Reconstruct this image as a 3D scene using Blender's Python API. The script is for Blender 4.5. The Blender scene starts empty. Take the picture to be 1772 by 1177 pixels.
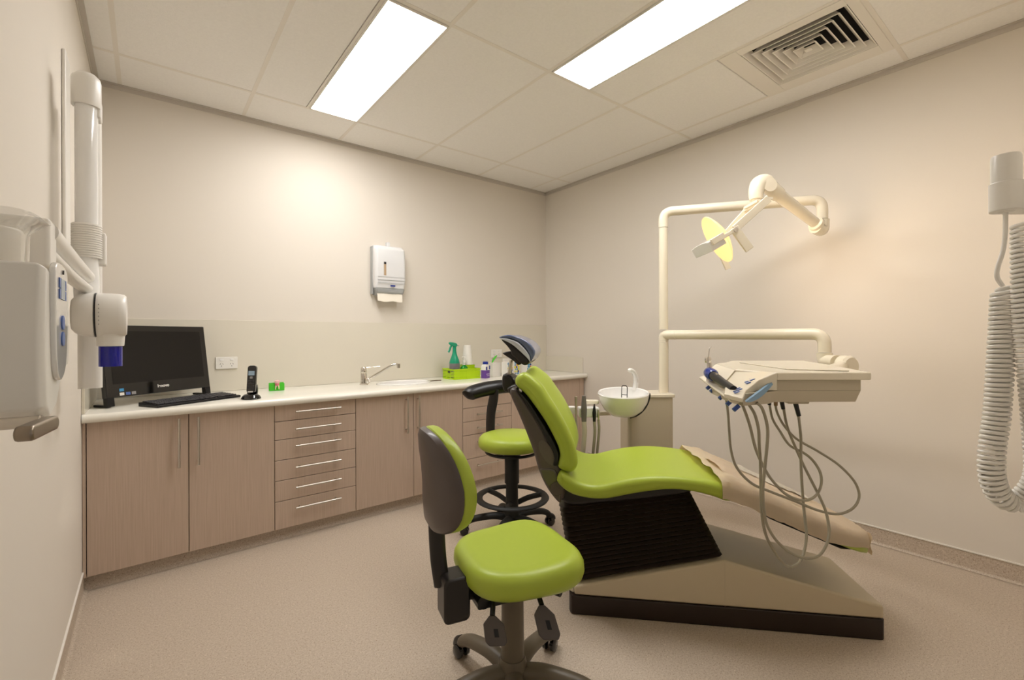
import bpy, bmesh, math, random
from mathutils import Vector, Matrix, noise
from mathutils.geometry import tessellate_polygon
random.seed(7)
pi = math.pi
SC = bpy.context.scene
COL = SC.collection

# ------------------------------------------------------------------ camera, world, exposure
TH = .9045                                    # heading of the camera, measured from +X
FW = Vector((math.cos(TH), math.sin(TH), 0)); RT = Vector((math.sin(TH), -math.cos(TH), 0))
CAMH = 1.13
cam_d = bpy.data.cameras.new('camera'); cam = bpy.data.objects.new('camera', cam_d); COL.objects.link(cam)
cam_d.sensor_width = 36; cam_d.sensor_fit = 'HORIZONTAL'; cam_d.lens = 801 / 1772 * 36
cam_d.shift_y = -7 / 1772; cam_d.clip_start = .02
cam.location = (0, 0, CAMH)
cam.rotation_euler = (Matrix.Rotation(TH - pi / 2, 4, 'Z') @ Matrix.Rotation(pi / 2, 4, 'X') @ Matrix.Rotation(-.0035, 4, 'Z')).to_euler()
SC.camera = cam
SC.view_settings.view_transform = 'Standard'; SC.view_settings.look = 'None'
SC.view_settings.exposure = 0.0; SC.view_settings.gamma = 1; SC.view_settings.use_curve_mapping = False
W = bpy.data.worlds.new('World'); SC.world = W; W.use_nodes = True
W.node_tree.nodes['Background'].inputs[0].default_value = (1.0, .97, .93, 1)
W.node_tree.nodes['Background'].inputs[1].default_value = .35
LIGHT_PANEL = 22.0                              # emission of the fluorescent diffusers

XL, XR, YB, YF, CH = -.231, 3.09, 3.388, 0.0, 2.537

# ------------------------------------------------------------------ materials
MATS = {}
def srgb(r, g, b):
    f = lambda c: (c / 12.92 if c <= .04045 else ((c + .055) / 1.055) ** 2.4)
    return (f(r / 255), f(g / 255), f(b / 255), 1)
def mat(name, col, rough=.5, metal=0, bump=0, bscale=200, var=0, vscale=6, coat=0, emit=0, ecol=None, trans=0, alpha=1, sub=0, spec=.5, ior=1.45):
    m = bpy.data.materials.new(name); m.use_nodes = True; nt = m.node_tree; b = nt.nodes['Principled BSDF']
    c = srgb(*col)
    b.inputs['Base Color'].default_value = c; b.inputs['Roughness'].default_value = rough; b.inputs['Metallic'].default_value = metal
    b.inputs['Specular IOR Level'].default_value = spec; b.inputs['IOR'].default_value = ior
    if coat: b.inputs['Coat Weight'].default_value = coat; b.inputs['Coat Roughness'].default_value = .08
    if emit: b.inputs['Emission Color'].default_value = ecol or c; b.inputs['Emission Strength'].default_value = emit
    if trans: b.inputs['Transmission Weight'].default_value = trans
    if alpha < 1: b.inputs['Alpha'].default_value = alpha
    if sub: b.inputs['Subsurface Weight'].default_value = sub; b.inputs['Subsurface Scale'].default_value = .01
    tc = nt.nodes.new('ShaderNodeTexCoord')
    n = nt.nodes.new('ShaderNodeTexNoise'); n.inputs['Scale'].default_value = vscale; n.inputs['Detail'].default_value = 4
    nt.links.new(tc.outputs['Object'], n.inputs['Vector'])
    mx = nt.nodes.new('ShaderNodeMixRGB'); mx.blend_type = 'MULTIPLY'; mx.inputs[1].default_value = c
    mr = nt.nodes.new('ShaderNodeMapRange'); v = var or .02
    mr.inputs[1].default_value = .3; mr.inputs[2].default_value = .7; mr.inputs[3].default_value = 1 - v; mr.inputs[4].default_value = 1 + v
    nt.links.new(n.outputs['Fac'], mr.inputs[0]); nt.links.new(mr.outputs[0], mx.inputs[2]); mx.inputs[0].default_value = 1
    nt.links.new(mx.outputs[0], b.inputs['Base Color'])
    if bump:
        n2 = nt.nodes.new('ShaderNodeTexNoise'); n2.inputs['Scale'].default_value = bscale; n2.inputs['Detail'].default_value = 3
        nt.links.new(tc.outputs['Object'], n2.inputs['Vector'])
        bp = nt.nodes.new('ShaderNodeBump'); bp.inputs['Strength'].default_value = bump; bp.inputs['Distance'].default_value = .002
        nt.links.new(n2.outputs['Fac'], bp.inputs['Height']); nt.links.new(bp.outputs[0], b.inputs['Normal'])
    MATS[name] = m
    return m

wall_m = mat('wall_paint', (227, 219, 207), .75, bump=.08, bscale=350, var=.008, vscale=1.5, spec=.25)
tile_m = mat('ceiling_tile', (246, 243, 238), .9, bump=.35, bscale=260, var=.02, vscale=90, spec=.1)
tee_m = mat('tee_bar', (238, 232, 222), .5, var=.01)
trim_m = mat('shadow_angle', (206, 198, 188), .45, var=.02)
splash_m = mat('splash_panel', (222, 215, 199), .22, var=.006, spec=.4)
top_m = mat('worktop', (240, 236, 224), .18, var=.01, vscale=40, spec=.5)
chrome_m = mat('chrome', (225, 220, 212), .08, 1)
steel_m = mat('brushed_steel', (205, 198, 188), .28, 1, var=.03, vscale=60)
dsteel_m = mat('dark_steel', (150, 138, 124), .32, 1, var=.04, vscale=60)
white_m = mat('white_plastic', (236, 232, 224), .3, var=.008)
wgloss_m = mat('white_gloss', (240, 238, 234), .1, coat=.5)
cream_m = mat('cream_enamel', (236, 226, 204), .22, coat=.3, var=.006)
cabm_m = mat('unit_grey_beige', (196, 184, 160), .35, var=.008)
base_m = mat('base_cover', (204, 190, 162), .3, var=.008, coat=.2)
plinth_m = mat('plinth_brown', (40, 26, 20), .35, var=.03)
green_m = mat('green_vinyl', (170, 188, 64), .36, bump=.12, bscale=900, var=.01, vscale=3, spec=.5)
bellow_m = mat('bellows_rubber', (54, 44, 37), .36, var=.05, spec=.3)
shell_m = mat('shell_plastic', (84, 74, 70), .42, var=.02, coat=.15)
shelldk_m = mat('shell_dark', (34, 30, 28), .35, var=.02)
black_m = mat('black_plastic', (16, 15, 16), .35, var=.05)
blackm_m = mat('black_matte', (26, 26, 24), .55, var=.05)
gloss_m = mat('black_gloss', (7, 6, 6), .07, coat=.6)
brown_m = mat('stool_base_taupe', (104, 94, 78), .4, var=.02)
silver_m = mat('silver_vinyl', (206, 212, 224), .25, 0, var=.02, coat=.3)
navy_m = mat('navy_vinyl', (92, 106, 140), .22, coat=.6)
blue_m = mat('blue_plastic', (60, 88, 160), .35)
lblue_m = mat('pale_blue_plastic', (124, 158, 186), .35)
pblue_m = mat('print_blue', (86, 112, 176), .4)
hose_m = mat('hose_grey', (160, 152, 132), .45, var=.02)
paper_m = mat('tan_paper', (248, 230, 204), .8, bump=.3, bscale=60, var=.03, vscale=12)
tissue_m = mat('white_tissue', (240, 232, 216), .9, bump=.2, bscale=80)
teal_m = mat('teal_plastic', (12, 150, 112), .3, coat=.2)
lime_m = mat('lime_plastic', (186, 222, 16), .35)
gbright_m = mat('bright_green', (72, 196, 40), .4)
grey_m = mat('grey_plastic', (150, 146, 144), .4)
spray_m = mat('grey_liquid', (120, 116, 118), .3)
purple_m = mat('purple_print', (104, 64, 150), .4)
dblue_m = mat('deep_blue', (30, 50, 140), .3)
pink_m = mat('pink_resin', (228, 130, 140), .35)
tooth_m = mat('tooth_ivory', (240, 226, 190), .3)
yellow_m = mat('yellow_print', (226, 216, 50), .5)
orange_m = mat('orange_print', (222, 150, 60), .5)
sky_m = mat('sky_print', (70, 150, 196), .5)
screen_m = mat('lcd_grey', (150, 172, 190), .2)
key_m = mat('key_grey', (54, 52, 54), .4)
cone_m = mat('blue_cone', (10, 20, 190), .05, trans=.55, coat=.3)
void_m = mat('duct_black', (10, 6, 6), .9)
film_m = mat('clear_film', (240, 240, 236), .12, trans=.9, alpha=.45, ior=1.1)
disp_m = mat('dispenser_white', (228, 228, 228), .2, coat=.3)
dispg_m = mat('dispenser_grey', (172, 174, 174), .3)

def emit_mat(name, col, strength):
    m = bpy.data.materials.new(name); m.use_nodes = True; nt = m.node_tree
    b = nt.nodes['Principled BSDF']; b.inputs['Base Color'].default_value = (.9, .9, .9, 1)
    b.inputs['Emission Color'].default_value = col; b.inputs['Emission Strength'].default_value = strength
    return m
diff_m = emit_mat('lit_diffuser', (1.0, .98, .968, 1), LIGHT_PANEL)
glow_m = emit_mat('lit_reflector', (1.0, .70, .30, 1), .9); glow_m.node_tree.nodes['Principled BSDF'].inputs['Base Color'].default_value = (.75, .5, .2, 1)
bulb_m = emit_mat('lit_bulb', (1.0, .9, .7, 1), 6)

def floor_material():
    m = bpy.data.materials.new('vinyl_floor'); m.use_nodes = True; nt = m.node_tree; b = nt.nodes['Principled BSDF']
    b.inputs['Roughness'].default_value = .5; b.inputs['Specular IOR Level'].default_value = .35
    tc = nt.nodes.new('ShaderNodeTexCoord')
    def noi(s, d=2):
        n = nt.nodes.new('ShaderNodeTexNoise'); n.inputs['Scale'].default_value = s; n.inputs['Detail'].default_value = d
        nt.links.new(tc.outputs['Object'], n.inputs['Vector']); return n.outputs['Fac']
    def ramp(src, lo, hi):
        r = nt.nodes.new('ShaderNodeMapRange'); r.inputs[1].default_value = lo; r.inputs[2].default_value = hi; r.clamp = True
        nt.links.new(src, r.inputs[0]); return r.outputs[0]
    def mix(f, a, c):
        x = nt.nodes.new('ShaderNodeMixRGB'); nt.links.new(f, x.inputs[0])
        if isinstance(a, tuple): x.inputs[1].default_value = a
        else: nt.links.new(a, x.inputs[1])
        x.inputs[2].default_value = c; return x.outputs[0]
    c = mix(ramp(noi(130), .35, .65), srgb(202, 187, 169), srgb(188, 172, 153))
    c = mix(ramp(noi(260), .60, .68), c, srgb(152, 128, 108))
    c = mix(ramp(noi(190), .67, .72), c, srgb(240, 226, 206))
    vor = nt.nodes.new('ShaderNodeTexVoronoi'); vor.inputs['Scale'].default_value = 48
    nt.links.new(tc.outputs['Object'], vor.inputs['Vector'])
    c = mix(ramp(vor.outputs['Distance'], .12, .05), c, srgb(156, 130, 110))
    nt.links.new(c, b.inputs['Base Color'])
    bp = nt.nodes.new('ShaderNodeBump'); bp.inputs['Strength'].default_value = .12; bp.inputs['Distance'].default_value = .001
    nt.links.new(noi(180), bp.inputs['Height']); nt.links.new(bp.outputs[0], b.inputs['Normal'])
    return m
floor_m = floor_material()

def wood_material():
    m = bpy.data.materials.new('limed_laminate'); m.use_nodes = True; nt = m.node_tree; b = nt.nodes['Principled BSDF']
    b.inputs['Roughness'].default_value = .42
    tc = nt.nodes.new('ShaderNodeTexCoord'); mp = nt.nodes.new('ShaderNodeMapping'); mp.inputs['Scale'].default_value = (90, 90, 2.2)
    nt.links.new(tc.outputs['Object'], mp.inputs[0])
    n = nt.nodes.new('ShaderNodeTexNoise'); n.inputs['Scale'].default_value = 2.2; n.inputs['Detail'].default_value = 6
    nt.links.new(mp.outputs[0], n.inputs['Vector'])
    cr = nt.nodes.new('ShaderNodeValToRGB'); cr.color_ramp.elements[0].position = .3; cr.color_ramp.elements[1].position = .72
    cr.color_ramp.elements[0].color = srgb(186, 164, 145); cr.color_ramp.elements[1].color = srgb(200, 178, 159)
    nt.links.new(n.outputs['Fac'], cr.inputs[0]); nt.links.new(cr.outputs[0], b.inputs['Base Color'])
    return m
wood_m = wood_material()
gap_m = mat('carcass_edge', (84, 60, 42), .7)

# ------------------------------------------------------------------ mesh helpers
def BM(): return bmesh.new()
def box(bm, x0, x1, y0, y1, z0, z1, M=None):
    vs = [bm.verts.new((x, y, z)) for x in (x0, x1) for y in (y0, y1) for z in (z0, z1)]
    for f in ((0, 1, 3, 2), (4, 6, 7, 5), (0, 4, 5, 1), (2, 3, 7, 6), (0, 2, 6, 4), (1, 5, 7, 3)): bm.faces.new([vs[i] for i in f])
    if M is not None:
        for v in vs: v.co = M @ v.co
    return vs
def prism(bm, poly, z0, z1, M=None):
    """poly: list of (x,y); extruded z0..z1"""
    a = [bm.verts.new((x, y, z0)) for x, y in poly]; b = [bm.verts.new((x, y, z1)) for x, y in poly]; n = len(poly)
    for i in range(n): bm.faces.new((a[i], a[(i + 1) % n], b[(i + 1) % n], b[i]))
    bm.faces.new(a[::-1]); bm.faces.new(b)
    if M is not None:
        for v in a + b: v.co = M @ v.co
def loft(bm, rings, caps=True, closed=True):
    R = [[bm.verts.new(p) for p in r] for r in rings]; n = len(R[0])
    for k in range(len(R) - 1):
        for i in range(n if closed else n - 1):
            j = (i + 1) % n
            bm.faces.new((R[k][i], R[k][j], R[k + 1][j], R[k + 1][i]))
    if caps: bm.faces.new(R[0][::-1]); bm.faces.new(R[-1])
    return R
def frame(d):
    d = d.normalized(); up = Vector((0, 0, 1)) if abs(d.z) < .9 else Vector((0, 1, 0))
    a = d.cross(up).normalized(); return a, a.cross(d).normalized()
def cyl(bm, p0, p1, r0, r1=None, n=20, caps=True):
    p0 = Vector(p0); p1 = Vector(p1); r1 = r0 if r1 is None else r1; a, b = frame(p1 - p0)
    loft(bm, [[p + r * (a * math.cos(t * 2 * pi / n) + b * math.sin(t * 2 * pi / n)) for t in range(n)] for p, r in ((p0, r0), (p1, r1))], caps)
def lathe(bm, prof, c=(0, 0, 0), n=28, axis=(0, 0, 1), closed_ends=True):
    """prof: (r, h) along axis"""
    c = Vector(c); ax = Vector(axis).normalized(); a, b = frame(ax)
    loft(bm, [[c + ax * h + max(r, .0004) * (a * math.cos(t * 2 * pi / n) + b * math.sin(t * 2 * pi / n)) for t in range(n)] for r, h in prof], closed_ends)
def smooth_path(pts, per=8):
    P = [Vector(p) for p in pts]
    if len(P) < 3: return P
    out = []
    for i in range(len(P) - 1):
        p0 = P[i - 1] if i else P[0] * 2 - P[1]; p1, p2 = P[i], P[i + 1]; p3 = P[i + 2] if i + 2 < len(P) else P[-1] * 2 - P[-2]
        for k in range(per):
            t = k / per
            out.append(.5 * ((2 * p1) + (p2 - p0) * t + (2 * p0 - 5 * p1 + 4 * p2 - p3) * t * t + (3 * p1 - p0 - 3 * p2 + p3) * t ** 3))
    out.append(P[-1]); return out
def tube(bm, pts, r, n=12, smooth=True, per=8, caps=True, flat=1.0, upv=None):
    P = smooth_path(pts, per) if smooth else [Vector(p) for p in pts]
    rs = r if callable(r) else (lambda t: r)
    rings = []; a = None
    for i, p in enumerate(P):
        d = (P[min(i + 1, len(P) - 1)] - P[max(i - 1, 0)]).normalized()
        if a is None:
            a = frame(d)[0] if upv is None else Vector(upv).cross(d).normalized()
        a = (a - d * a.dot(d)).normalized(); b = d.cross(a); rr = rs(i / (len(P) - 1))
        rings.append([p + a * rr * math.cos(t * 2 * pi / n) + b * rr * flat * math.sin(t * 2 * pi / n) for t in range(n)])
    loft(bm, rings, caps)
def bend(p0, corner_pts, p1, rad, k=6):
    """polyline with rounded corners"""
    P = [Vector(p0)] + [Vector(c) for c in corner_pts] + [Vector(p1)]; out = [P[0]]
    for i in range(1, len(P) - 1):
        a = (P[i - 1] - P[i]).normalized(); b = (P[i + 1] - P[i]).normalized()
        s = P[i] + a * rad; e = P[i] + b * rad
        for j in range(k + 1):
            t = j / k; out.append(s * (1 - t) ** 2 + P[i] * 2 * t * (1 - t) + e * t * t)
    out.append(P[-1]); return out
def puff(bm, prof, w0, w1, rnd, nst=5, mid=10, mod=None, axis=1, capin=True):
    """closed profile (s,z) swept across w with rounded side edges; prof should be fairly dense"""
    n = len(prof); P = [Vector((p[0], p[1])) for p in prof]
    area = sum(P[i].x * P[(i + 1) % n].y - P[(i + 1) % n].x * P[i].y for i in range(n))
    nr = []
    for i in range(n):
        e = (P[(i + 1) % n] - P[i - 1]); q = Vector((-e.y, e.x)).normalized()
        nr.append(q if area > 0 else -q)
    lim = []
    for i in range(n):
        best = 9
        for j in range(n):
            if j in (i, i - 1, (i - 1) % n, (i + 1) % n, (i - 2) % n): continue
            a_ = P[j]; e = P[(j + 1) % n] - a_; den = nr[i].x * e.y - nr[i].y * e.x
            if abs(den) < 1e-12: continue
            q = a_ - P[i]; t_ = (q.x * e.y - q.y * e.x) / den; u_ = (q.x * nr[i].y - q.y * nr[i].x) / den
            if 0 <= u_ <= 1 and t_ > 1e-5: best = min(best, t_)
        lim.append(min(rnd, .40 * best))
    lim = [min(lim[(i + d) % n] for d in (-2, -1, 0, 1, 2)) for i in range(n)]
    for _ in range(8): lim = [(lim[i - 1] + 2 * lim[i] + lim[(i + 1) % n]) / 4 for i in range(n)]
    cols = [(w0 + rnd * (1 - math.cos(k / nst * pi / 2)), rnd * (1 - math.sin(k / nst * pi / 2))) for k in range(nst + 1)]
    ms = [(w0 + rnd + (w1 - w0 - 2 * rnd) * k / mid, 0) for k in range(1, mid)]
    end = [(w0 + w1 - w, i) for w, i in cols[::-1]]
    rings = []
    for w, ins in cols + ms + end:
        ring = []
        for i in range(n):
            q = P[i] + nr[i] * (ins / rnd * lim[i])
            v = Vector((q.x, w, q.y))
            if mod: v = mod(v, i, (w - w0) / (w1 - w0))
            ring.append(v)
        rings.append(ring)
    loft(bm, rings, caps=False)
    for ring, fl in ((rings[0], 1), (rings[-1], 0)):
        vs = [bm.verts.new(p) for p in ring]
        for tri in tessellate_polygon([[Vector((p.x, p.z, 0)) for p in ring]]):
            try: bm.faces.new([vs[k] for k in (tri[::-1] if fl else tri)])
            except ValueError: pass
def dense(poly, per=6):
    """closed catmull-rom of 2-D points"""
    n = len(poly); out = []
    for i in range(n):
        p0, p1, p2, p3 = (Vector(poly[(i + k) % n]) for k in (-1, 0, 1, 2))
        for k in range(per):
            t = k / per
            q = .5 * ((2 * p1) + (p2 - p0) * t + (2 * p0 - 5 * p1 + 4 * p2 - p3) * t * t + (3 * p1 - p0 - 3 * p2 + p3) * t ** 3)
            out.append((q.x, q.y))
    return out
def rrect(w, h, r, n=5, cx=0, cy=0):
    out = []
    for sx, sy, a0 in ((1, 1, 0), (-1, 1, pi / 2), (-1, -1, pi), (1, -1, 3 * pi / 2)):
        for k in range(n + 1):
            a = a0 + k / n * pi / 2
            out.append((cx + sx * (w / 2 - r) + r * math.cos(a), cy + sy * (h / 2 - r) + r * math.sin(a)))
    return out

def obj(name, bm, m, parent=None, smooth=True, sharp=38, bevel=0, segs=2, sub=0, M=None, fix=True):
    if fix: bmesh.ops.recalc_face_normals(bm, faces=bm.faces[:])
    if M is not None: bm.transform(M)
    me = bpy.data.meshes.new(name); bm.to_mesh(me); bm.free()
    o = bpy.data.objects.new(name, me); COL.objects.link(o)
    for x in (m if isinstance(m, (list, tuple)) else [m]): me.materials.append(x)
    if smooth:
        me.shade_smooth(); me.set_sharp_from_angle(angle=math.radians(sharp))
    if bevel:
        b = o.modifiers.new('bevel', 'BEVEL'); b.width = bevel; b.segments = segs; b.limit_method = 'ANGLE'; b.angle_limit = math.radians(35)
        if segs >= 2:
            me.shade_smooth()
            o.modifiers.new('wn', 'WEIGHTED_NORMAL')
    if sub: s = o.modifiers.new('sub', 'SUBSURF'); s.levels = s.render_levels = sub
    if parent: o.parent = parent
    return o
def thing(name, label, cat, loc=(0, 0, 0), rz=0, group=None):
    o = bpy.data.objects.new(name, None); COL.objects.link(o); o.location = loc; o.rotation_euler = (0, 0, rz)
    o.empty_display_size = .05
    o['label'] = label; o['category'] = cat
    if group: o['group'] = group
    return o
def tag(o, label, cat, group=None):
    o['label'] = label; o['category'] = cat
    if group: o['group'] = group
    return o
def structure(o): o['kind'] = 'structure'; return o
def text(name, s, size, m, parent, M, depth=.0006, bold=.0):
    cu = bpy.data.curves.new(name, 'FONT'); cu.body = s; cu.size = size; cu.align_x = 'CENTER'; cu.align_y = 'CENTER'; cu.extrude = depth; cu.offset = bold
    t = bpy.data.objects.new(name, cu); COL.objects.link(t); bpy.context.view_layer.update()
    me = bpy.data.meshes.new_from_object(t.evaluated_get(bpy.context.evaluated_depsgraph_get()))
    bpy.data.objects.remove(t); me.name = name
    o = bpy.data.objects.new(name, me); COL.objects.link(o); me.materials.clear(); me.materials.append(m); me.transform(M)
    if parent: o.parent = parent
    return o
RX = lambda a: Matrix.Rotation(a, 4, 'X')
RY = lambda a: Matrix.Rotation(a, 4, 'Y')
RZ = lambda a: Matrix.Rotation(a, 4, 'Z')
TR = lambda x, y, z: Matrix.Translation((x, y, z))
def LT(l, t, z): return FW * t + RT * l + Vector((0, 0, z))      # axes of the equipment side of the room
ALT = math.atan2(RT.y, RT.x)

# ================================================================== the room
b = BM(); box(b, XL - .1, XR + .1, -1.6, YB + .1, -.08, 0); structure(obj('floor', b, floor_m, smooth=False))
b = BM(); box(b, XL - .1, XL, -1.6, YB + .1, 0, CH + .1); structure(obj('wall_left', b, wall_m, smooth=False))
b = BM(); box(b, XL, XR, YB, YB + .1, 0, CH + .1); structure(obj('wall_back', b, wall_m, smooth=False))
b = BM(); box(b, XR, XR + .1, -.12, YB + .1, 0, CH + .1); structure(obj('wall_right', b, wall_m, smooth=False))
b = BM(); box(b, .78, XR, -.1, YF, 0, CH + .1); box(b, XL, .78, -.1, -.001, 2.15, CH + .1); structure(obj('wall_front', b, wall_m, smooth=False))
b = BM(); box(b, .755, .782, -.115, .012, 0, 2.17); box(b, XL, .782, -.115, .012, 2.145, 2.172)
structure(obj('trim_1', b, white_m, smooth=False, bevel=.003))

# ceiling: slab, tee bars and one object per tile
ceil = structure(thing('ceiling', '', '', (0, 0, 0)));
del ceil['label'], ceil['category']
bpy.data.objects.remove(ceil)
b = BM()
box(b, XL, XR, YF, YB, CH + .03, CH + .1)
ceil = structure(obj('ceiling', b, void_m, smooth=False))
cols = [XL + .012, -.12, .48, 1.08, 1.68, 2.28, 2.88, XR - .012]
rows = [YF + .012, .612, 1.812, 3.012, YB - .012]
def tile(x0, x1, y0, y1):
    b = BM(); g = .007
    box(b, x0 + g, x1 - g, y0 + g, y1 - g, CH + .0002, CH + .014)
    obj('ceiling_tile', b, tile_m, ceil, smooth=False, bevel=.0025, segs=1)
for j in range(4):
    for i in range(7):
        x0, x1, y0, y1 = cols[i], cols[i + 1], rows[j], rows[j + 1]
        if j == 2 and i == 2: tile(.48, .772, y0, y1); continue
        if j == 1 and i == 4: tile(1.988, 2.28, y0, y1); continue
        if j == 1 and i == 5: tile(x0, x1, 1.205, y1); continue
        if j == 0: tile(x0, x1, y0, y1); continue
        tile(x0, x1, y0, y1)
def tee(x0, x1, y0, y1):
    b = BM(); box(b, x0, x1, y0, y1, CH - .001, CH + .012); obj('tee_bar', b, tee_m, ceil, smooth=False)
for y in rows[1:4]: tee(cols[0], cols[-1], y - .010, y + .010)
for j in range(4):
    for x in cols[1:7]: tee(x - .010, x + .010, rows[j] + (.010 if j else 0), rows[j + 1] - (.010 if j < 3 else 0))
tee(.768, .782, 1.822, 3.002); tee(1.98, 1.99, .622, 1.802); tee(2.29, 2.87, 1.197, 1.207)
for k, (x0, x1, y0, y1) in enumerate(((XL, XR, YB - .024, YB), (XR - .024, XR, YF, YB), (XL, XL + .024, YF, YB), (XL, XR, YF, YF + .024))):
    b = BM()
    if k in (0, 3):
        s = -1 if k == 0 else 1; yw = YB if k == 0 else YF
        box(b, x0, x1, min(yw, yw + s * .024), max(yw, yw + s * .024), CH - .004, CH - .001)
        box(b, x0, x1, min(yw, yw + s * .004), max(yw, yw + s * .004), CH - .026, CH - .004)
    else:
        s = -1 if k == 1 else 1; xw = XR if k == 1 else XL
        box(b, min(xw, xw + s * .024), max(xw, xw + s * .024), YF, YB, CH - .004, CH - .001)
        box(b, min(xw, xw + s * .004), max(xw, xw + s * .004), YF, YB, CH - .026, CH - .004)
    structure(obj('trim_%d' % (k + 2), b, trim_m, smooth=False))

def light_panel(x0, x1, y0, y1, label):
    t = thing('ceiling_light', label, 'ceiling light', ((x0 + x1) / 2, (y0 + y1) / 2, CH - .004), 0, 'recessed fluorescent ceiling lights')
    hx, hy = (x1 - x0) / 2, (y1 - y0) / 2
    b = BM()
    for q in ((-hx, hx, -hy, -hy + .009), (-hx, hx, hy - .009, hy), (-hx, -hx + .009, -hy + .009, hy - .009), (hx - .009, hx, -hy + .009, hy - .009)): box(b, *q, -.004, .02)
    obj('frame', b, white_m, t, smooth=False, bevel=.0015)
    b = BM(); box(b, -hx + .009, hx - .009, -hy + .009, hy - .009, .001, .006); obj('diffuser', b, diff_m, t, smooth=False)
light_panel(.782, 1.078, 1.824, 3.0, 'lit ceiling panel nearer the left wall, its end close to the back wall')
light_panel(1.692, 1.98, .624, 1.8, 'lit ceiling panel nearer the air vent, running out of the top of the picture')

# air vent: frame, nested louvres
v = thing('ceiling_vent', 'square white louvred air vent in the ceiling above the dental lamp', 'air vent', (2.565, .889, CH), 0)
b = BM()
o_ = .285; i_ = .226
for q in ((-.276, .304, -.267, -i_), (-.276, .304, i_, .310), (-.276, -i_, -i_, i_), (i_, .304, -i_, i_)): box(b, *q, -.004, .01)
obj('frame', b, tee_m, v, smooth=False, bevel=.002)
b = BM(); box(b, -.28, .28, -.28, .28, .062, .066); obj('duct_plate', b, void_m, v, smooth=False)
b = BM(); box(b, -.232, .232, -.232, -.226, .0, .062); box(b, -.232, .232, .226, .232, 0, .062); box(b, -.232, -.226, -.226, .226, 0, .062); box(b, .226, .232, -.226, .226, 0, .062)
obj('duct_neck', b, void_m, v, smooth=False)
def sq(r, z): return [Vector((r, r, z)), Vector((-r, r, z)), Vector((-r, -r, z)), Vector((r, -r, z))]
for k in range(6):
    ro = .224 - k * .0345
    b = BM(); th = .0028
    loft(b, [sq(ro, -.002), sq(ro - .027, .034), sq(ro - .027 - th, .034), sq(ro - th - .002, -.002), sq(ro, -.002)], caps=False)
    bmesh.ops.remove_doubles(b, verts=b.verts, dist=1e-5)
    obj('louvre', b, tee_m, v, smooth=False)
b = BM(); box(b, -.014, .014, -.014, .014, -.002, .001); obj('centre_plate', b, tee_m, v, smooth=False)

# coved vinyl skirtings
def cove(name, p0, p1, inward, h=.088, kind=True, r=.014):
    p0 = Vector(p0); p1 = Vector(p1); n = Vector(inward)
    pr = [(0, h), (.003, h)] + [(.003 + r * (1 - math.cos(a)), .001 + r * (1 - math.sin(a))) for a in [pi / 2 * k / 6 for k in range(7)]] + [(0, .0)]
    pr = [(0, h), (.003, h)] + [(.003 + r - r * math.cos(a * pi / 12), .0015 + r - r * math.sin(a * pi / 12)) for a in range(7)] + [(0, .0005)]
    b = BM(); loft(b, [[p + n * d + Vector((0, 0, z)) for d, z in pr] for p in (p0, p1)])
    o = obj(name, b, floor_m)
    b = BM(); M_ = BM()
    loft(b, [[p + n * d + Vector((0, 0, z)) for d, z in ((0, h), (.006, h), (.006, h + .006), (0, h + .006))] for p in (p0, p1)])
    c = obj('capping_strip', b, tee_m, o, smooth=False)
    return structure(o)
cove('baseboard_right', (XR, YF, 0), (XR, 2.83, 0), (-1, 0, 0))
cove('baseboard_left', (XL, 0, 0), (XL, 2.80, 0), (1, 0, 0))
cove('baseboard_front', (.8, YF, 0), (XR - .04, YF, 0), (0, 1, 0))

# ================================================================== joinery run along the back wall
RS = .03; RA = math.atan(RS)
def RUN(s, y=0, z=0): return Vector((XL, 2.775, z)) + s * Vector((math.cos(RA), math.sin(RA), 0)) + y * Vector((-math.sin(RA), math.cos(RA), 0))
def depth_at(s): return YB - RUN(s).y - .004
ZB, ZT = .066, .752
def front(parent, name, s0, s1, z0, z1):
    b = BM(); g = .0016; box(b, s0 + g, s1 - g, 0, .018, z0 + g, z1 - g)
    return obj(name, b, wood_m, parent, smooth=False, bevel=.001, segs=1)
def carcass(parent, s0, s1):
    b = BM(); d = depth_at(0) - .11
    box(b, s0 + .0005, s0 + .016, .0185, d, ZB, ZT); box(b, s1 - .016, s1 - .0005, .0185, d, ZB, ZT)
    box(b, s0 + .016, s1 - .016, .0185, d, ZB, ZB + .016); box(b, s0 + .016, s1 - .016, d - .01, d, ZB + .016, ZT)
    box(b, s0 + .016, s1 - .016, .0185, .06, ZT - .016, ZT)
    obj('carcass', b, gap_m, parent, smooth=False)
def vhandle(parent, s, z0=.497, z1=.736):
    b = BM(); cyl(b, (s, -.030, z0), (s, -.030, z1), .0058, n=14)
    for z in (z0 + .022, z1 - .022): cyl(b, (s, 0.001, z), (s, -.030, z), .0042, n=10)
    obj('handle', b, steel_m, parent)
def hhandle(parent, s0, s1, z):
    b = BM(); cyl(b, (s0, -.030, z), (s1, -.030, z), .0055, n=14)
    for s in (s0 + .025, s1 - .025): cyl(b, (s, 0.001, z), (s, -.030, z), .0042, n=10)
    obj('handle', b, steel_m, parent)
def unit(s, name, label, cat): return thing(name, label, cat, RUN(s), RA)
def loc(t, s): return s    # each unit's local x starts at its own left side
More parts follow.
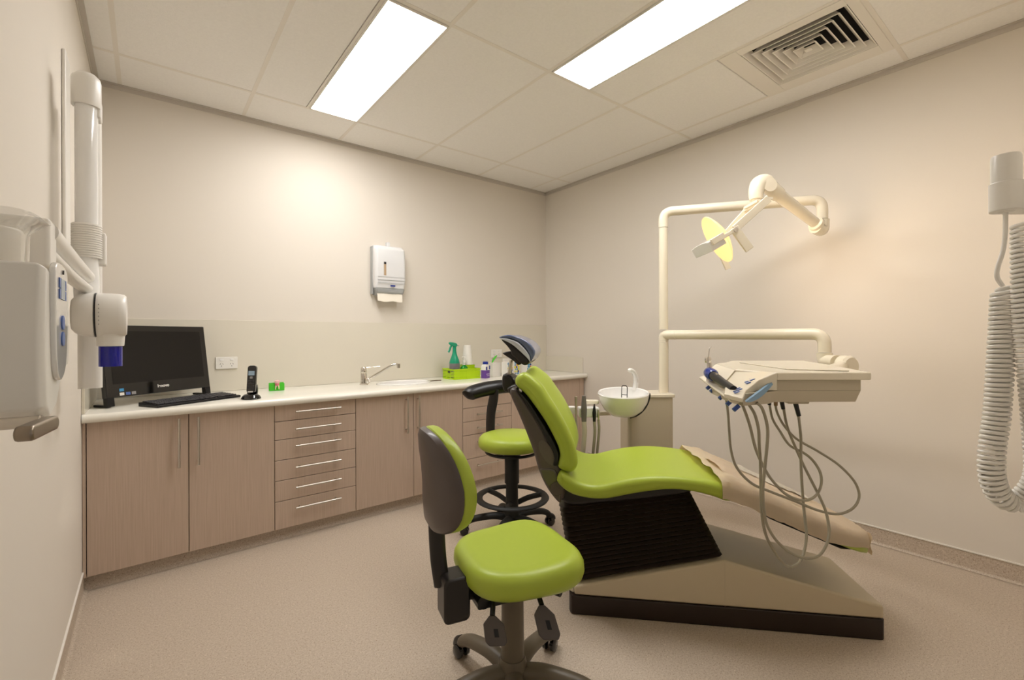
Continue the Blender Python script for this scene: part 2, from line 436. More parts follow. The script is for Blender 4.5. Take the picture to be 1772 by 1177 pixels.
# left filler
u = unit(0, 'filler_panel', 'narrow wood-grain filler strip between the left wall and the first cabinet', 'panel')
b = BM(); box(b, .0015, .0125, 0, .018, ZB, ZT); obj('strip', b, wood_m, u, smooth=False)
def door_unit(s0, sm, s1, label, hs=(-.041, .038)):
    u = unit(s0, 'base_cabinet', label, 'cabinet'); carcass(u, 0, s1 - s0)
    d1 = front(u, 'door', 0, sm - s0, ZB, ZT); vhandle(d1, sm - s0 + hs[0])
    d2 = front(u, 'door', sm - s0, s1 - s0, ZB, ZT); vhandle(d2, sm - s0 + hs[1])
    return u
door_unit(.014, .388, .775, 'two-door wood-grain base cabinet under the computer, at the left wall')
door_unit(1.227, 1.617, 2.008, 'two-door wood-grain base cabinet under the sink', (-.055, .029))
door_unit(2.467, 2.86, 3.255, 'wood-grain base cabinet at the right wall, half hidden behind the dental chair')
def drawer_unit(s0, s1, zs, hz, h0, h1, label):
    u = unit(s0, 'drawer_cabinet', label, 'cabinet'); carcass(u, 0, s1 - s0)
    for k in range(len(hz)):
        d = front(u, 'drawer', 0, s1 - s0, zs[k + 1], zs[k]); hhandle(d, h0 - s0, h1 - s0, hz[k])
drawer_unit(.775, 1.227, [ZT, .662, .560, .447, .335, .221, ZB], [.711, .614, .521, .401, .288, .174], .876, 1.127, 'six-drawer wood-grain cabinet with steel bar handles, left of the sink cabinet')
drawer_unit(2.008, 2.467, [ZT, .607, .508, .410, .236, ZB], [.690, .559, .458, .358, .185], 2.115, 2.35, 'five-drawer wood-grain cabinet behind the round stool, below the green basket')
u = unit(3.255, 'filler_panel', 'narrow wood-grain filler strip at the right wall end of the counter', 'panel')
b = BM(); box(b, .0015, .058, 0, .018, ZB, ZT); obj('strip', b, wood_m, u, smooth=False)
# kickboard with coved vinyl
a, c = RUN(0.003, .045), RUN(3.31, .045)
pr = [(0, ZB), (-.003, ZB)] + [(-.003 - .026 * (1 - math.cos(k * pi / 12)), .0015 + .026 * (1 - math.sin(k * pi / 12))) for k in range(7)] + [(0, .0005)]
b = BM(); nrm = Vector((-math.sin(RA), math.cos(RA), 0))
loft(b, [[p + nrm * d + Vector((0, 0, z)) for d, z in pr] for p in (a, c)])
structure(obj('baseboard_back', b, floor_m))

# worktop with a hole for the basin
SKX, SKY, SKA, SKB = 1.45, 3.105, .20, .145
b = BM(); s_end = 3.318
z0, z1 = .7525, .792
prof = [(-.012, z0)] + [(-.026 + .016 * math.cos(t) , (z0 + z1) / 2 + (z1 - z0) / 2 * math.sin(t)) for t in [(-pi / 2) - pi * k / 8 for k in range(9)]]
prof = [(-.010, z0)] + [(-.010 - (z1 - z0) / 2 * math.sin(pi * k / 8), (z0 + z1) / 2 - (z1 - z0) / 2 * math.cos(pi * k / 8)) for k in range(1, 8)] + [(-.010, z1)]
rings = []
for s in (.001, s_end):
    p = RUN(s); n_ = Vector((-math.sin(RA), math.cos(RA), 0)); p.z = 0
    ring = [p + n_ * (d - .012) + Vector((0, 0, z)) for d, z in prof]
    yb = YB - .002
    ring += [Vector((p.x, yb, z1)), Vector((p.x, yb, z0))]
    rings.append(ring)
loft(b, rings)
wt = obj('worktop', b, top_m)
b = BM(); prism(b, [(SKX + (SKA - .012) * math.cos(k * pi / 24), SKY + (SKB - .012) * math.sin(k * pi / 24)) for k in range(48)], .70, .85)
cut = obj('cutter', b, top_m)
md = wt.modifiers.new('b', 'BOOLEAN'); md.object = cut; md.operation = 'DIFFERENCE'; md.solver = 'EXACT'
bpy.context.view_layer.update()
me = bpy.data.meshes.new_from_object(wt.evaluated_get(bpy.context.evaluated_depsgraph_get()))
wt.modifiers.clear(); wt.data = me; me.shade_smooth(); me.set_sharp_from_angle(angle=math.radians(35)); me.name = 'worktop'
bpy.data.objects.remove(cut)
tag(wt, 'long off-white worktop with rounded front edge running over all the cabinets', 'worktop')

# splashback
t = thing('splashback', 'pale cream splashback panels behind the worktop along the walls', 'splashback', (1.5, YB - .001, .792))
b = BM(); box(b, XL + .001 - 1.5, XR - .001 - 1.5, -.009, 0, .0008, .444); obj('panel', b, splash_m, t, smooth=False, bevel=.0015)
b = BM(); box(b, XR - .009 - 1.5, XR - .001 - 1.5, 2.89 - YB, -.0095, .0008, .142); obj('panel', b, splash_m, t, smooth=False, bevel=.0015)
b = BM(); box(b, XL + .001 - 1.5, XL + .012 - 1.5, 2.76 - YB, -.0095, .0008, .16); obj('panel', b, splash_m, t, smooth=False, bevel=.0015)

# basin
t = thing('sink_basin', 'oval white ceramic basin set into the worktop beside the tap', 'sink', (SKX, SKY, .792))
b = BM()
def ov(a, bb, z, dx=0): return [Vector((dx + a * math.cos(k * pi / 24), bb * math.sin(k * pi / 24), z)) for k in range(48)]
loft(b, [ov(SKA, SKB, .0005), ov(SKA - .002, SKB - .002, .007), ov(SKA - .012, SKB - .012, .010), ov(SKA - .024, SKB - .024, .005), ov(SKA - .035, SKB - .035, -.03), ov(SKA - .07, SKB - .06, -.10), ov(.05, .04, -.115), ov(.015, .015, -.118),
         ov(.015, .015, -.125), ov(.06, .05, -.122), ov(SKA - .06, SKB - .05, -.106), ov(SKA - .024, SKB - .028, -.03), ov(SKA - .014, SKB - .016, -.0005), ov(SKA, SKB, .0005)], caps=False)
obj('bowl', b, wgloss_m, t)
b = BM(); lathe(b, [(.0, .0), (.014, 0), (.016, .003), (.0, .004)], (0, 0, -.118)); obj('drain', b, chrome_m, t)
b = BM(); cyl(b, (-.135, .035, -.022), (-.155, .040, -.016), .008); obj('overflow_hole', b, void_m, t)
# tap
TX, TY = 1.186, 3.19
t = thing('mixer_tap', 'chrome single-lever mixer tap with a long rising spout beside the basin', 'tap', (TX, TY, .7923))
b = BM(); lathe(b, [(.0, 0), (.028, 0), (.028, .006), (.022, .012), (.021, .03), (.0215, .075), (.019, .082), (0, .084)]); obj('body', b, chrome_m, t)
b = BM(); lathe(b, [(0, 0), (.020, 0), (.0215, .01), (.020, .034), (.014, .042), (0, .044)], (0, 0, .082)); obj('lever_cap', b, chrome_m, t)
b = BM(); tube(b, [(.0, 0, .114), (.03, -.01, .121), (.07, -.022, .124), (.105, -.035, .127)], lambda q: .008 - .0035 * q, flat=.5); obj('lever', b, chrome_m, t)
b = BM(); tube(b, [(.012, -.004, .030), (.04, -.014, .045), (.10, -.035, .082), (.155, -.055, .118), (.190, -.067, .134), (.212, -.075, .137), (.222, -.078, .133)], lambda q: .0105 - .002 * q); obj('spout', b, chrome_m, t)
b = BM(); cyl(b, (.224, -.079, .142), (.224, -.079, .112), .013, .012); obj('aerator', b, chrome_m, t)
b = BM(); cyl(b, (.02, -.028, .0), (.03, -.036, .02), .006, .004); cyl(b, (.03, -.036, .02), (.025, -.02, .045), .004, .004); obj('plug_rod', b, chrome_m, t)

# ------------------------------------------------------------------ things on the wall
DW = thing('paper_towel_dispenser', 'white and grey paper towel dispenser on the back wall, a towel hanging out', 'dispenser', (1.437, YB, 1.46))
hw = .123
b = BM(); n = 10
prf = lambda d: [(-.0, 0)]
rings = []
for (zz, dp, wd) in ((.03, .085, hw - .004), (.10, .098, hw), (.24, .098, hw), (.325, .085, hw - .001), (.350, .06, hw - .01), (.358, .03, hw - .02)):
    rings.append([Vector((x, y, zz)) for x, y in ((-wd, -.001), (-wd, -dp + .018), (-wd + .016, -dp), (wd - .016, -dp), (wd, -dp + .018), (wd, -.001))])
loft(b, rings); obj('cover', b, disp_m, DW, smooth=True, bevel=.006, segs=3)
b = BM()
loft(b, [[Vector((x, y, zz)) for x, y in ((-w, -.001), (-w, -d + .01), (-w + .012, -d), (w - .012, -d), (w, -d + .01), (w, -.001))] for zz, d, w in ((-.022, .05, hw - .02), (.0, .078, hw - .012), (.0295, .086, hw - .006))])
obj('lower_tray', b, dispg_m, DW, bevel=.003)
b = BM(); box(b, -hw - .003, -hw + .004, -.045, -.001, -.015, .345); obj('side_rail', b, dispg_m, DW, bevel=.003)
b = BM()
for z in (.112, .090, .068): box(b, -hw + .018, hw - .012, -.0998, -.0965, z, z + .003)
obj('rib', b, dispg_m, DW, smooth=False)
b = BM(); box(b, -.058, -.040, -.0992, -.0965, .125, .225); obj('level_window', b, mat('window_amber', (186, 160, 128), .3), DW, smooth=False)
b = BM(); box(b, -.058, -.040, -.0997, -.0985, .208, .225); obj('window_shade', b, shelldk_m, DW, smooth=False)
b = BM(); box(b, -.008, .03, -.1005, -.0985, .044, .055); obj('badge', b, dblue_m, DW, smooth=False)
b = BM(); box(b, -.012, .012, -.05, -.01, .352, .385); obj('lock_tab', b, disp_m, DW, bevel=.005)
b = BM(); rings = []
for k in range(9):
    x = -.098 + k * .196 / 8 + 0
    dz = .006 * (1 - abs(k - 4) / 4)
    rings.append([Vector((x, -.062, .0)), Vector((x, -.070 - .004 * math.sin(k), -.02 + dz)), Vector((x, -.078, -.068 + .004 * math.cos(k * 1.3))), Vector((x, -.0765, -.068 + .004 * math.cos(k * 1.3))), Vector((x, -.068 - .004 * math.sin(k), -.02 + dz)), Vector((x, -.060, .0))])
loft(b, rings); obj('paper_towel', b, tissue_m, DW)

def outlet(x, z, label, group=None, w=.118, h=.074):
    t = thing('power_outlet', label, 'power outlet', (x, YB - .0105, z), 0, group)
    b = BM(); box(b, -w / 2, w / 2, -.009, 0, -h / 2, h / 2); obj('plate', b, white_m, t, bevel=.003)
    for sx in (-.027, .027):
        b = BM(); box(b, sx - .009, sx + .009, -.0125, -.0088, .014, .026); obj('rocker', b, wgloss_m, t, bevel=.0015)
        b = BM()
        for dx, dz, a in ((-.007, -.006, .5), (.007, -.006, -.5), (0, -.019, 0)):
            box(b, -.001, .001, -.0093, -.0088, -.0042, .0042, TR(sx + dx, 0, dz) @ RY(a))
        obj('socket_slot', b, shelldk_m, t, smooth=False)
outlet(.385, .968, 'white double power outlet on the splashback, between computer and cordless phone')
outlet(2.472, .972, 'white double power outlet above the box with the green glove, left of its pair')
outlet(2.600, .888, 'white double power outlet lower on the splashback, behind the headrest stem')
b = BM(); box(b, .262, .276, YB - .02, YB - .0105, .90, .985); tag(obj('power_outlet', b, white_m, None, bevel=.002), 'edge of a white outlet plate peeking out right behind the computer', 'power outlet')

# ------------------------------------------------------------------ computer
MA = math.atan2(3.196 - 2.883, .286 + .163)
ml = math.hypot(.449, .313)
t = thing('desktop_computer', 'black all-in-one computer with a dark screen standing at the left end of the worktop', 'computer', (-.150, 2.905, .7923), MA)
lean = math.atan(.055 / .39)
ML = TR(0, .0, 0) @ RX(-lean)
Wm, Hm = ml - .012, .402
b = BM(); box(b, 0, Wm, 0, .035, .047, Hm, ML); obj('body', b, gloss_m, t, bevel=.004)
for x in (0, Wm - .032):
    b = BM(); box(b, x, x + .032, .0, .030, .0065, .052, ML); box(b, x + .004, x + .028, .02, .11, .0012, .012); obj('foot', b, black_m, t, bevel=.003)
b = BM(); box(b, .032, Wm - .032, -.0008, .001, .112, Hm - .030, ML); obj('screen', b, mat('screen_off', (11, 8, 7), .1), t, smooth=False)
text('logo_text', 'lenovo', .022, white_m, t, ML @ TR(Wm * .5, -.0008, .083) @ RX(pi / 2), bold=.0006)
for x, z, m_ in ((.066, .082, sky_m), (.066, .062, white_m), (.094, .062, pblue_m), (.12, .062, grey_m)):
    b = BM(); box(b, x - .010, x + .010, -.0008, .001, z - .007, z + .007, ML); obj('sticker', b, m_, t, smooth=False)

# keyboard
t = thing('keyboard', 'black keyboard lying in front of the computer', 'keyboard', (.035, 2.775, .7923), math.radians(29.5))
b = BM()
loft(b, [[Vector((x, y, z)) for x, y, z in ((x, 0, 0), (x, 0, .011), (x, .150, .020), (x, .150, 0))] for x in (0, .43)]); obj('case', b, black_m, t, bevel=.003)
kx = .012
for r in range(6):
    y = .018 + r * .021; nk = 19
    if r == 0:
        spans = [(0, 1.3), (1.4, 2.6), (2.7, 3.9), (4, 9.4), (9.5, 10.6), (10.7, 11.8), (11.9, 13.4)] + [(14 + k, 14.9 + k) for k in range(5)]
    else: spans = [(k, k + .9) for k in range(19)]
    for s0, s1 in spans:
        b = BM(); box(b, kx + s0 * .0214, kx + s1 * .0214, y, y + .0165, .011 + y * .06, .0175 + y * .06); obj('key', b, key_m, t, smooth=False, bevel=.0012, segs=1)

# cordless phone
px_, py_ = .440, 2.86
t = thing('phone_cradle', 'black charging cradle under the cordless handset on the worktop', 'phone cradle', (px_, py_, .7923), math.radians(-32))
b = BM(); loft(b, [[Vector((a * math.cos(k * pi / 14), bb * math.sin(k * pi / 14), z)) for k in range(28)] for a, bb, z in ((.048, .043, 0), (.050, .045, .004), (.044, .038, .016), (.032, .024, .026), (.018, .014, .029))]); obj('base', b, gloss_m, t)
b = BM(); loft(b, [[Vector((w * x, y0 + y, z)) for x, y in ((-1, 0), (1, 0), (.85, .020), (-.85, .020))] for z, y0, w in ((.012, .006, .030), (.055, .018, .026), (.075, .026, .020))]); obj('back_rest', b, gloss_m, t, bevel=.004)
t = thing('cordless_handset', 'black cordless phone handset standing in its cradle, small grey display', 'phone', tuple(Vector((px_, py_, .822)) + Vector((0, -.004, 0))), math.radians(-32))
HL = RX(-.14)
b = BM(); prism(b, rrect(.044, .150, .014, 5, 0, .077), -.011, .011, HL @ RX(pi / 2)); obj('body', b, gloss_m, t, bevel=.004, segs=3)
b = BM(); box(b, -.016, .016, -.0122, -.0105, .098, .122, HL); obj('display', b, screen_m, t, smooth=False)
for r in range(4):
    for c_ in range(3):
        b = BM(); box(b, -.016 + c_ * .0115, -.016 + c_ * .0115 + .009, -.0125, -.0105, .022 + r * .014, .030 + r * .014, HL); obj('key', b, key_m, t, smooth=False)
b = BM(); box(b, -.007, .007, -.0128, -.0105, .080, .092, HL); obj('navigation_key', b, grey_m, t, bevel=.001)
b = BM(); box(b, -.013, .013, -.0122, -.0105, .006, .012, HL); obj('badge', b, white_m, t, smooth=False)

# card holder with tooth
t = thing('card_holder', 'small bright green card holder with a tooth figure, beside the phone', 'card holder', (.634, 3.20, .7923), math.radians(0))
b = BM(); box(b, -.043, .043, -.012, .012, 0, .006); box(b, -.043, .043, -.012, -.008, .006, .045); box(b, -.043, .043, .008, .012, .006, .050); obj('holder', b, gbright_m, t, bevel=.0015)
b = BM()
lathe(b, [(0, .0), (.010, .003), (.013, .010), (.012, .018), (0, .022)], (0, -.016, .030)); obj('gum', b, pink_m, t)
b = BM(); lathe(b, [(0, 0), (.012, .003), (.0165, .010), (.0155, .018), (.008, .0225), (0, .023)], (0, -.016, .044)); obj('tooth_crown', b, mat('tooth_pink', (240, 190, 190), .3), t)
for sx in (-1, 1):
    b = BM(); tube(b, [(sx * .006, -.016, .034), (sx * .009, -.017, .022), (sx * .010, -.016, .008)], lambda q: .0055 - .003 * q); obj('tooth_root', b, tooth_m, t)

# ------------------------------------------------------------------ basket group
BX, BY = 1.853, 3.085
t = thing('storage_basket', 'lime green perforated plastic basket holding bottles at the right of the basin', 'basket', (BX, BY, .7923), 0)
Lb, Db, Hb = .245, .17, .078
def wallmesh(bm, x0, x1, nh, nv, M, z0=.012, z1=.066):
    """strip with square holes: bars"""
    box(bm, x0, x1, -.002, 0, 0, z0, M); box(bm, x0, x1, -.002, 0, z1, Hb, M)
    for k in range(nh + 1):
        x = x0 + (x1 - x0) * k / nh; w = .0050 if 0 < k < nh else .004
        box(bm, max(x - w, x0), min(x + w, x1), -.002, 0, z0, z1, M)
    for k in range(1, nv):
        z = z0 + (z1 - z0) * k / nv; box(bm, x0, x1, -.0018, -.0002, z - .0040, z + .0040, M)
for M_, L, nh in ((TR(0, 0, 0), Lb, 18), (TR(0, Db, 0), Lb, 18), (TR(.002, 0, 0) @ RZ(pi / 2), Db, 3), (TR(Lb, 0, 0) @ RZ(pi / 2), Db, 3)):
    b = BM(); wallmesh(b, 0, L, nh, 5, M_); obj('side', b, lime_m, t, smooth=False)
b = BM(); box(b, 0, Lb, 0, Db, 0, .004); obj('bottom', b, lime_m, t, smooth=False)
b = BM()
for q in ((-.004, Lb + .004, -.006, .001), (-.004, Lb + .004, Db - .001, Db + .006), (-.004, .001, .001, Db - .001), (Lb - .001, Lb + .004, .001, Db - .001)): box(b, *q, Hb - .004, Hb + .003)
obj('rim', b, lime_m, t, bevel=.0015)
b = BM(); box(b, -.0035, -.001, .055, .085, .052, .064); obj('label_plate', b, black_m, t, smooth=False)
t = thing('storage_tub', 'small lime green tub standing inside the basket under the white cups', 'tub', (2.035, BY + .09, .797))
b = BM(); loft(b, [[Vector((x, y, z)) for x, y in rrect(w, w, .012)] for w, z in ((.080, 0), (.094, .098), (.098, .098), (.098, .102), (.090, .102), (.076, .004))]); obj('body', b, lime_m, t)
# spray bottle
t = thing('spray_bottle', 'teal trigger spray bottle with grey lower half standing in the basket', 'spray bottle', (1.905, BY + .075, .797), math.radians(8))
b = BM(); lathe(b, [(0, 0), (.040, 0), (.042, .006), (.042, .115), (.0415, .118)], n=28); obj('liquid', b, spray_m, t)
b = BM(); lathe(b, [(.0415, .118), (.041, .125), (.036, .145), (.025, .172), (.018, .195), (.015, .215), (.0145, .25), (0, .25)], n=28); obj('shoulder', b, teal_m, t)
b = BM(); loft(b, [[Vector((x, y, z)) for y, z in rrect(w, h, .006, 3, 0, cz)] for x, w, h, cz in ((.024, .016, .016, .262), (.01, .024, .034, .262), (-.02, .022, .032, .268), (-.045, .018, .020, .276), (-.052, .014, .014, .277))]); obj('spray_head', b, teal_m, t)
b = BM(); tube(b, [(-.028, 0, .262), (-.040, 0, .245), (-.048, 0, .225), (-.060, 0, .208)], .006, flat=1.5); obj('trigger', b, teal_m, t)
b = BM(); cyl(b, (.02, 0, .258), (.045, 0, .256), .0035); obj('nozzle_pin', b, grey_m, t)
# pump bottle
t = thing('pump_bottle', 'small green liquid bottle with a white pump between spray bottle and cups', 'pump bottle', (1.975, BY + .045, .797))
b = BM(); loft(b, [[Vector((x, y, z)) for x, y in rrect(w, d, r)] for w, d, r, z in ((.056, .036, .015, 0), (.060, .040, .016, .004), (.060, .040, .016, .082), (.040, .028, .012, .096), (.016, .016, .007, .104))]); obj('bottle', b, mat('green_soap', (20, 170, 40), .08, trans=.3, coat=.3), t)
b = BM(); lathe(b, [(0, .100), (.009, .100), (.009, .118), (.013, .120), (.013, .142), (.005, .144), (.005, .160), (.011, .162), (.011, .172), (0, .173)], n=18); obj('pump', b, white_m, t)
b = BM(); tube(b, [(0, 0, .167), (-.016, -.004, .168), (-.024, -.006, .163)], .0038); obj('pump_spout', b, white_m, t)
# cups (two nested stacks show as separate bands)
for k in range(4):
    z = .900 + (0, .055, .067, .079)[k]
    b = BM(); r0, r1 = (.043, .037, .0365, .036)[k], (.037, .031, .030, .029)[k]
    h = .078
    lathe(b, [(r0 - .002, .0), (r0 + .0015, 0), (r0 + .0015, .004), (r0, .005), (r1, h), (0, h)], n=28)
    b.verts.ensure_lookup_table()
    c_ = obj('paper_cup', b, white_m); c_.location = (2.035, BY + .09, z)
    tag(c_, ['lowest and widest upturned white cup on the green tub', 'second upturned white cup of the stack on the green tub', 'third upturned white cup of the stack on the green tub', 'topmost upturned white cup of the stack on the green tub'][k], 'cup', 'stack of upturned white cups')
# tube box
t = thing('tablet_tub', 'purple and white plastic tub with a blue cap right of the green basket', 'container', (2.133, 3.06, .7923), math.radians(20))
b = BM(); loft(b, [[Vector((x, y, z)) for x, y in rrect(.064, .05, .010)] for z in (0, .064)]); obj('print_band', b, purple_m, t)
b = BM(); loft(b, [[Vector((x, y, z)) for x, y in rrect(w, .05 * w / .064, .010)] for w, z in ((.064, .0645), (.064, .095), (.050, .108), (.034, .112))]); obj('shoulder', b, white_m, t)
b = BM(); lathe(b, [(0, .112), (.022, .112), (.022, .130), (.018, .133), (0, .133)], n=20); obj('cap', b, dblue_m, t)
b = BM(); box(b, -.030, -.010, -.0265, -.025, .066, .092); box(b, .014, .028, -.0265, -.025, .07, .10); obj('print_mark', b, dblue_m, t, smooth=False)
text('print_text', 'WIPES', .015, white_m, t, TR(0, -.0255, .034) @ RX(pi / 2)) if False else None
b = BM(); box(b, -.022, .022, -.0262, -.025, .030, .036); box(b, -.018, .018, -.0262, -.025, .018, .022); obj('print_line', b, mat('lilac_print', (206, 186, 226), .5), t, smooth=False)
# white box with a green glove
t = thing('glove_box', 'plain white box with a green tip sticking out, beside the purple tub', 'box', (2.287, 3.15, .7923), math.radians(8))
b = BM(); box(b, -.047, .047, -.03, .03, 0, .115); obj('carton', b, white_m, t, bevel=.002)
b = BM(); tube(b, [(-.030, 0, .112), (-.012, -.003, .140), (.012, -.004, .165), (.03, -.004, .176)], lambda q: .004 + .011 * math.sin(pi * min(1, q * 1.1)) ** .7 if q < .9 else .004, flat=.35); obj('green_tip', b, gbright_m, t)
# patterned boxes
def print_box(x, y, a, label, w=.075, h=.12, seed=1):
    t = thing('tissue_box', label, 'box', (x, y, .7923), a)
    b = BM(); box(b, -w / 2, w / 2, -.03, .03, 0, h); obj('carton', b, white_m, t, bevel=.0015)
    rnd = random.Random(seed)
    for k in range(18):
        m_ = rnd.choice([sky_m, yellow_m, orange_m, dblue_m, lblue_m]); cx_ = rnd.uniform(-w / 2 + .013, w / 2 - .013); cz_ = .014 + (h - .028) * (k // 3) / 5; r = rnd.uniform(.008, .012); cx_ = (k % 3 - 1) * w * .29 + rnd.uniform(-.004, .004)
        b = BM(); cyl(b, (cx_, -.0305 - k * .0001, cz_), (cx_, -.029, cz_), r, n=14); obj('printed_spot', b, m_, t, smooth=False)
print_box(2.365, 3.075, math.radians(15), 'blue-spotted white tissue box beside the plain white box', seed=3)
print_box(2.50, 3.15, math.radians(12), 'spotted tissue box half hidden behind the headrest stem', seed=5)
print_box(2.615, 3.12, math.radians(14), 'tissue box with yellow and orange spots, rightmost of the three printed boxes', seed=11)
# steel strip beside the basin
b = BM(); box(b, -.055, .055, -.018, .018, 0, .005); o = obj('steel_tray', b, dsteel_m, None, bevel=.002); o.location = (1.70, 3.12, .7925); tag(o, 'thin flat metal strip on the worktop between basin and green basket', 'tray')

# ================================================================== x-ray unit on the left wall
XC = Vector((-.153, 2.0, 0))
t = thing('xray_machine', 'white wall-mounted dental x-ray unit with a folding arm and blue cone', 'x-ray unit', (XC.x, XC.y, 1.0))
zz = lambda z: z - 1.0
b = BM(); box(b, XL - XC.x + .0005, XL - XC.x + .012, .19, .30, zz(1.35), zz(2.12)); obj('wall_rail', b, white_m, t, bevel=.004)
b = BM(); loft(b, [[Vector((x, y + .10, z)) for x, y in rrect(.062, .05, .02)] for z in (zz(.96), zz(1.90))]); obj('wall_column', b, white_m, t)
b = BM(); cyl(b, (0, 0, zz(1.25)), (0, 0, zz(1.905)), .0285, n=28); obj('upright_tube', b, wgloss_m, t)
b = BM(); lathe(b, [(0, 0), (.036, 0), (.037, .004), (.037, .082), (.034, .094), (.024, .104), (0, .108)], (0, 0, zz(1.865)), n=28); obj('top_cap', b, white_m, t)
b = BM(); box(b, -.012, .036, -.01, .05, zz(1.835), zz(1.90)); obj('top_bracket', b, white_m, t, bevel=.006)
b = BM(); pr_ = []
for k in range(15):
    z = zz(1.383) + k * .0072; pr_ += [(.0375, z), (.0375, z + .0045), (.0352, z + .0054), (.0352, z + .0068)]
lathe(b, [(0, pr_[0][1])] + pr_ + [(0, pr_[-1][1])], n=28); obj('ribbed_collar', b, white_m, t)
b = BM(); box(b, .012, .046, .0, .05, zz(1.365), zz(1.47)); obj('collar_bracket', b, white_m, t, bevel=.005)
b = BM(); tube(b, [(0, -.005, zz(1.32)), (-.008, -.30, zz(1.333)), (-.016, -.64, zz(1.352))], .022, n=16); obj('upper_arm_bar', b, white_m, t)
b = BM(); tube(b, [(0, -.005, zz(1.282)), (-.010, -.30, zz(1.292)), (-.018, -.64, zz(1.308))], .018, n=16, flat=.8); obj('lower_arm_bar', b, white_m, t)
b = BM(); box(b, XL - XC.x + .0005, .0, -.70, -.62, zz(1.27), zz(1.37)); obj('arm_wall_bracket', b, white_m, t, bevel=.008, segs=3)
b = BM(); tube(b, [(0, 0, zz(1.38)), (0, 0, zz(1.32)), (.0, -.004, zz(1.265)), (.0, -.004, zz(1.235))], lambda q: .028 + .004 * math.sin(q * pi), n=20); obj('elbow', b, wgloss_m, t)
# head: axis along the room's right direction
hx = Vector((1, 0, 0))
HC = Vector((-.130, 1.95, 1.200)) - Vector((XC.x, XC.y, 1.0))
def headlathe(name, prof, m_): b = BM(); lathe(b, prof, HC, n=32, axis=hx); return obj(name, b, m_, t)
headlathe('head_rear', [(0, -.054), (.046, -.054), (.056, -.047), (.066, -.030), (.0685, -.012), (.0690, -.002), (.066, .0005), (0, .0005)], white_m)
headlathe('head_seam', [(0, .0004), (.0700, .0004), (.0700, .0040), (0, .0040)], black_m)
headlathe('head_front', [(0, .0038), (.068, .0038), (.070, .012), (.0695, .056), (.067, .070), (.061, .076), (0, .079)], white_m)
nz = HC + hx * .036
b = BM(); lathe(b, [(0, .0), (.037, 0), (.034, -.042), (.033, -.046), (0, -.046)], nz + Vector((0, 0, -.052)), n=28); obj('nozzle', b, white_m, t)
b = BM(); lathe(b, [(.0295, -.0465), (.0295, -.110), (.0270, -.110), (.0270, -.0465)], nz + Vector((0, 0, -.052)), n=28, closed_ends=False); obj('cone', b, cone_m, t)
b = BM()
for k in range(6): box(b, -.001, .001, -.0005, .0005, -.002, .002, Matrix.Translation(HC + hx * .012 - Vector((0, .0695, 0)) + Vector((0, 0, -.03 + k * .012))))
obj('angle_mark', b, grey_m, t, smooth=False)

# control box in the foreground on the left wall
CX = -.1
t = thing('xray_control_box', 'large white wall control box with blue buttons and a steel handle, at the left edge', 'control box', (XL, .915, 1.0))
def cpm(y, z): return (.84 + (y - .888) * .8, 1.13 + (z - 1.13) * .94)
def cbw(x, y, z): return (x - XL, y - .915, z - 1.0)
b = BM()
# side profile in (y,z): tapers at the bottom
pf = [(.820, 1.224), (1.028, 1.224), (1.034, 1.19), (1.034, 1.115), (1.020, 1.085), (.955, 1.075), (.900, 1.034), (.835, 1.022), (.812, 1.040), (.806, 1.12)]
rings = []
for x, ins in ((XL + .0005, 0), (CX - .010, 0), (CX - .003, .003), (CX, .009)):
    c_ = Vector((sum(p[0] for p in pf) / len(pf), sum(p[1] for p in pf) / len(pf)))
    rings.append([Vector(cbw(x, p[0] + (c_.x - p[0]) * ins / .1, p[1] + (c_.y - p[1]) * ins / .1)) for p in pf])
loft(b, rings); obj('housing', b, white_m, t, bevel=.004, segs=3)
# control panel: tall tongue on the side facing the room
b = BM(); pl = dense([(.888, 1.212), (.90, 1.232), (.93, 1.238), (.985, 1.238), (1.02, 1.232), (1.028, 1.21), (1.026, 1.15), (1.012, 1.10), (.985, 1.076), (.94, 1.068), (.905, 1.085), (.892, 1.13)], 4)
loft(b, [[Vector(cbw(x, *cpm(y, z))) for y, z in pl] for x in (CX - .001, CX + .006)]); obj('control_panel', b, wgloss_m, t, bevel=.002)
def rect_on(name, y0, y1, z0_, z1_, m_):
    (y0, z0_), (y1, z1_) = cpm(y0, z0_), cpm(y1, z1_)
    b = BM(); box(b, CX + .0055 - XL, CX + .0072 - XL, y0 - .915, y1 - .915, z0_ - 1, z1_ - 1); obj(name, b, m_, t, smooth=False)
rect_on('display', .935, .980, 1.186, 1.216, screen_m)
for y in (.918, .983):
    for z in (1.186, 1.202): rect_on('button', y, y + .014, z, z + .014, pblue_m)
for z in (1.152, 1.128):
    b = BM(); loft(b, [[Vector(cbw(x, *cpm(.955 + .016 * math.cos(k * pi / 10), z + .0105 * math.sin(k * pi / 10)))) for k in range(20)] for x in (CX + .0055, CX + .0078)]); obj('round_button', b, pblue_m, t)
b = BM(); cyl(b, cbw(CX + .005, *cpm(.965, 1.227)), cbw(CX + .0075, *cpm(.965, 1.227)), .003, n=10); obj('indicator_lamp', b, shelldk_m, t)
b = BM(); tube(b, bend(cbw(XL + .03, .835, 1.034), [cbw(XL + .03, .775, 1.032)], cbw(CX + .0, .768, 1.032), .02), .007, n=16, smooth=False); obj('handle_bar', b, steel_m, t)
b = BM(); prism(b, rrect(.085, .017, .008, 5), -.008, .008, TR(*cbw(CX + .001, .748, 1.027)) @ RZ(math.radians(82)) @ RX(pi / 2)); obj('handle_grip', b, dsteel_m, t, bevel=.003)
b = BM(); cyl(b, cbw(CX - .022, .862, 1.035), cbw(CX + .001, .800, 1.022), .006); obj('handle_arm', b, steel_m, t)
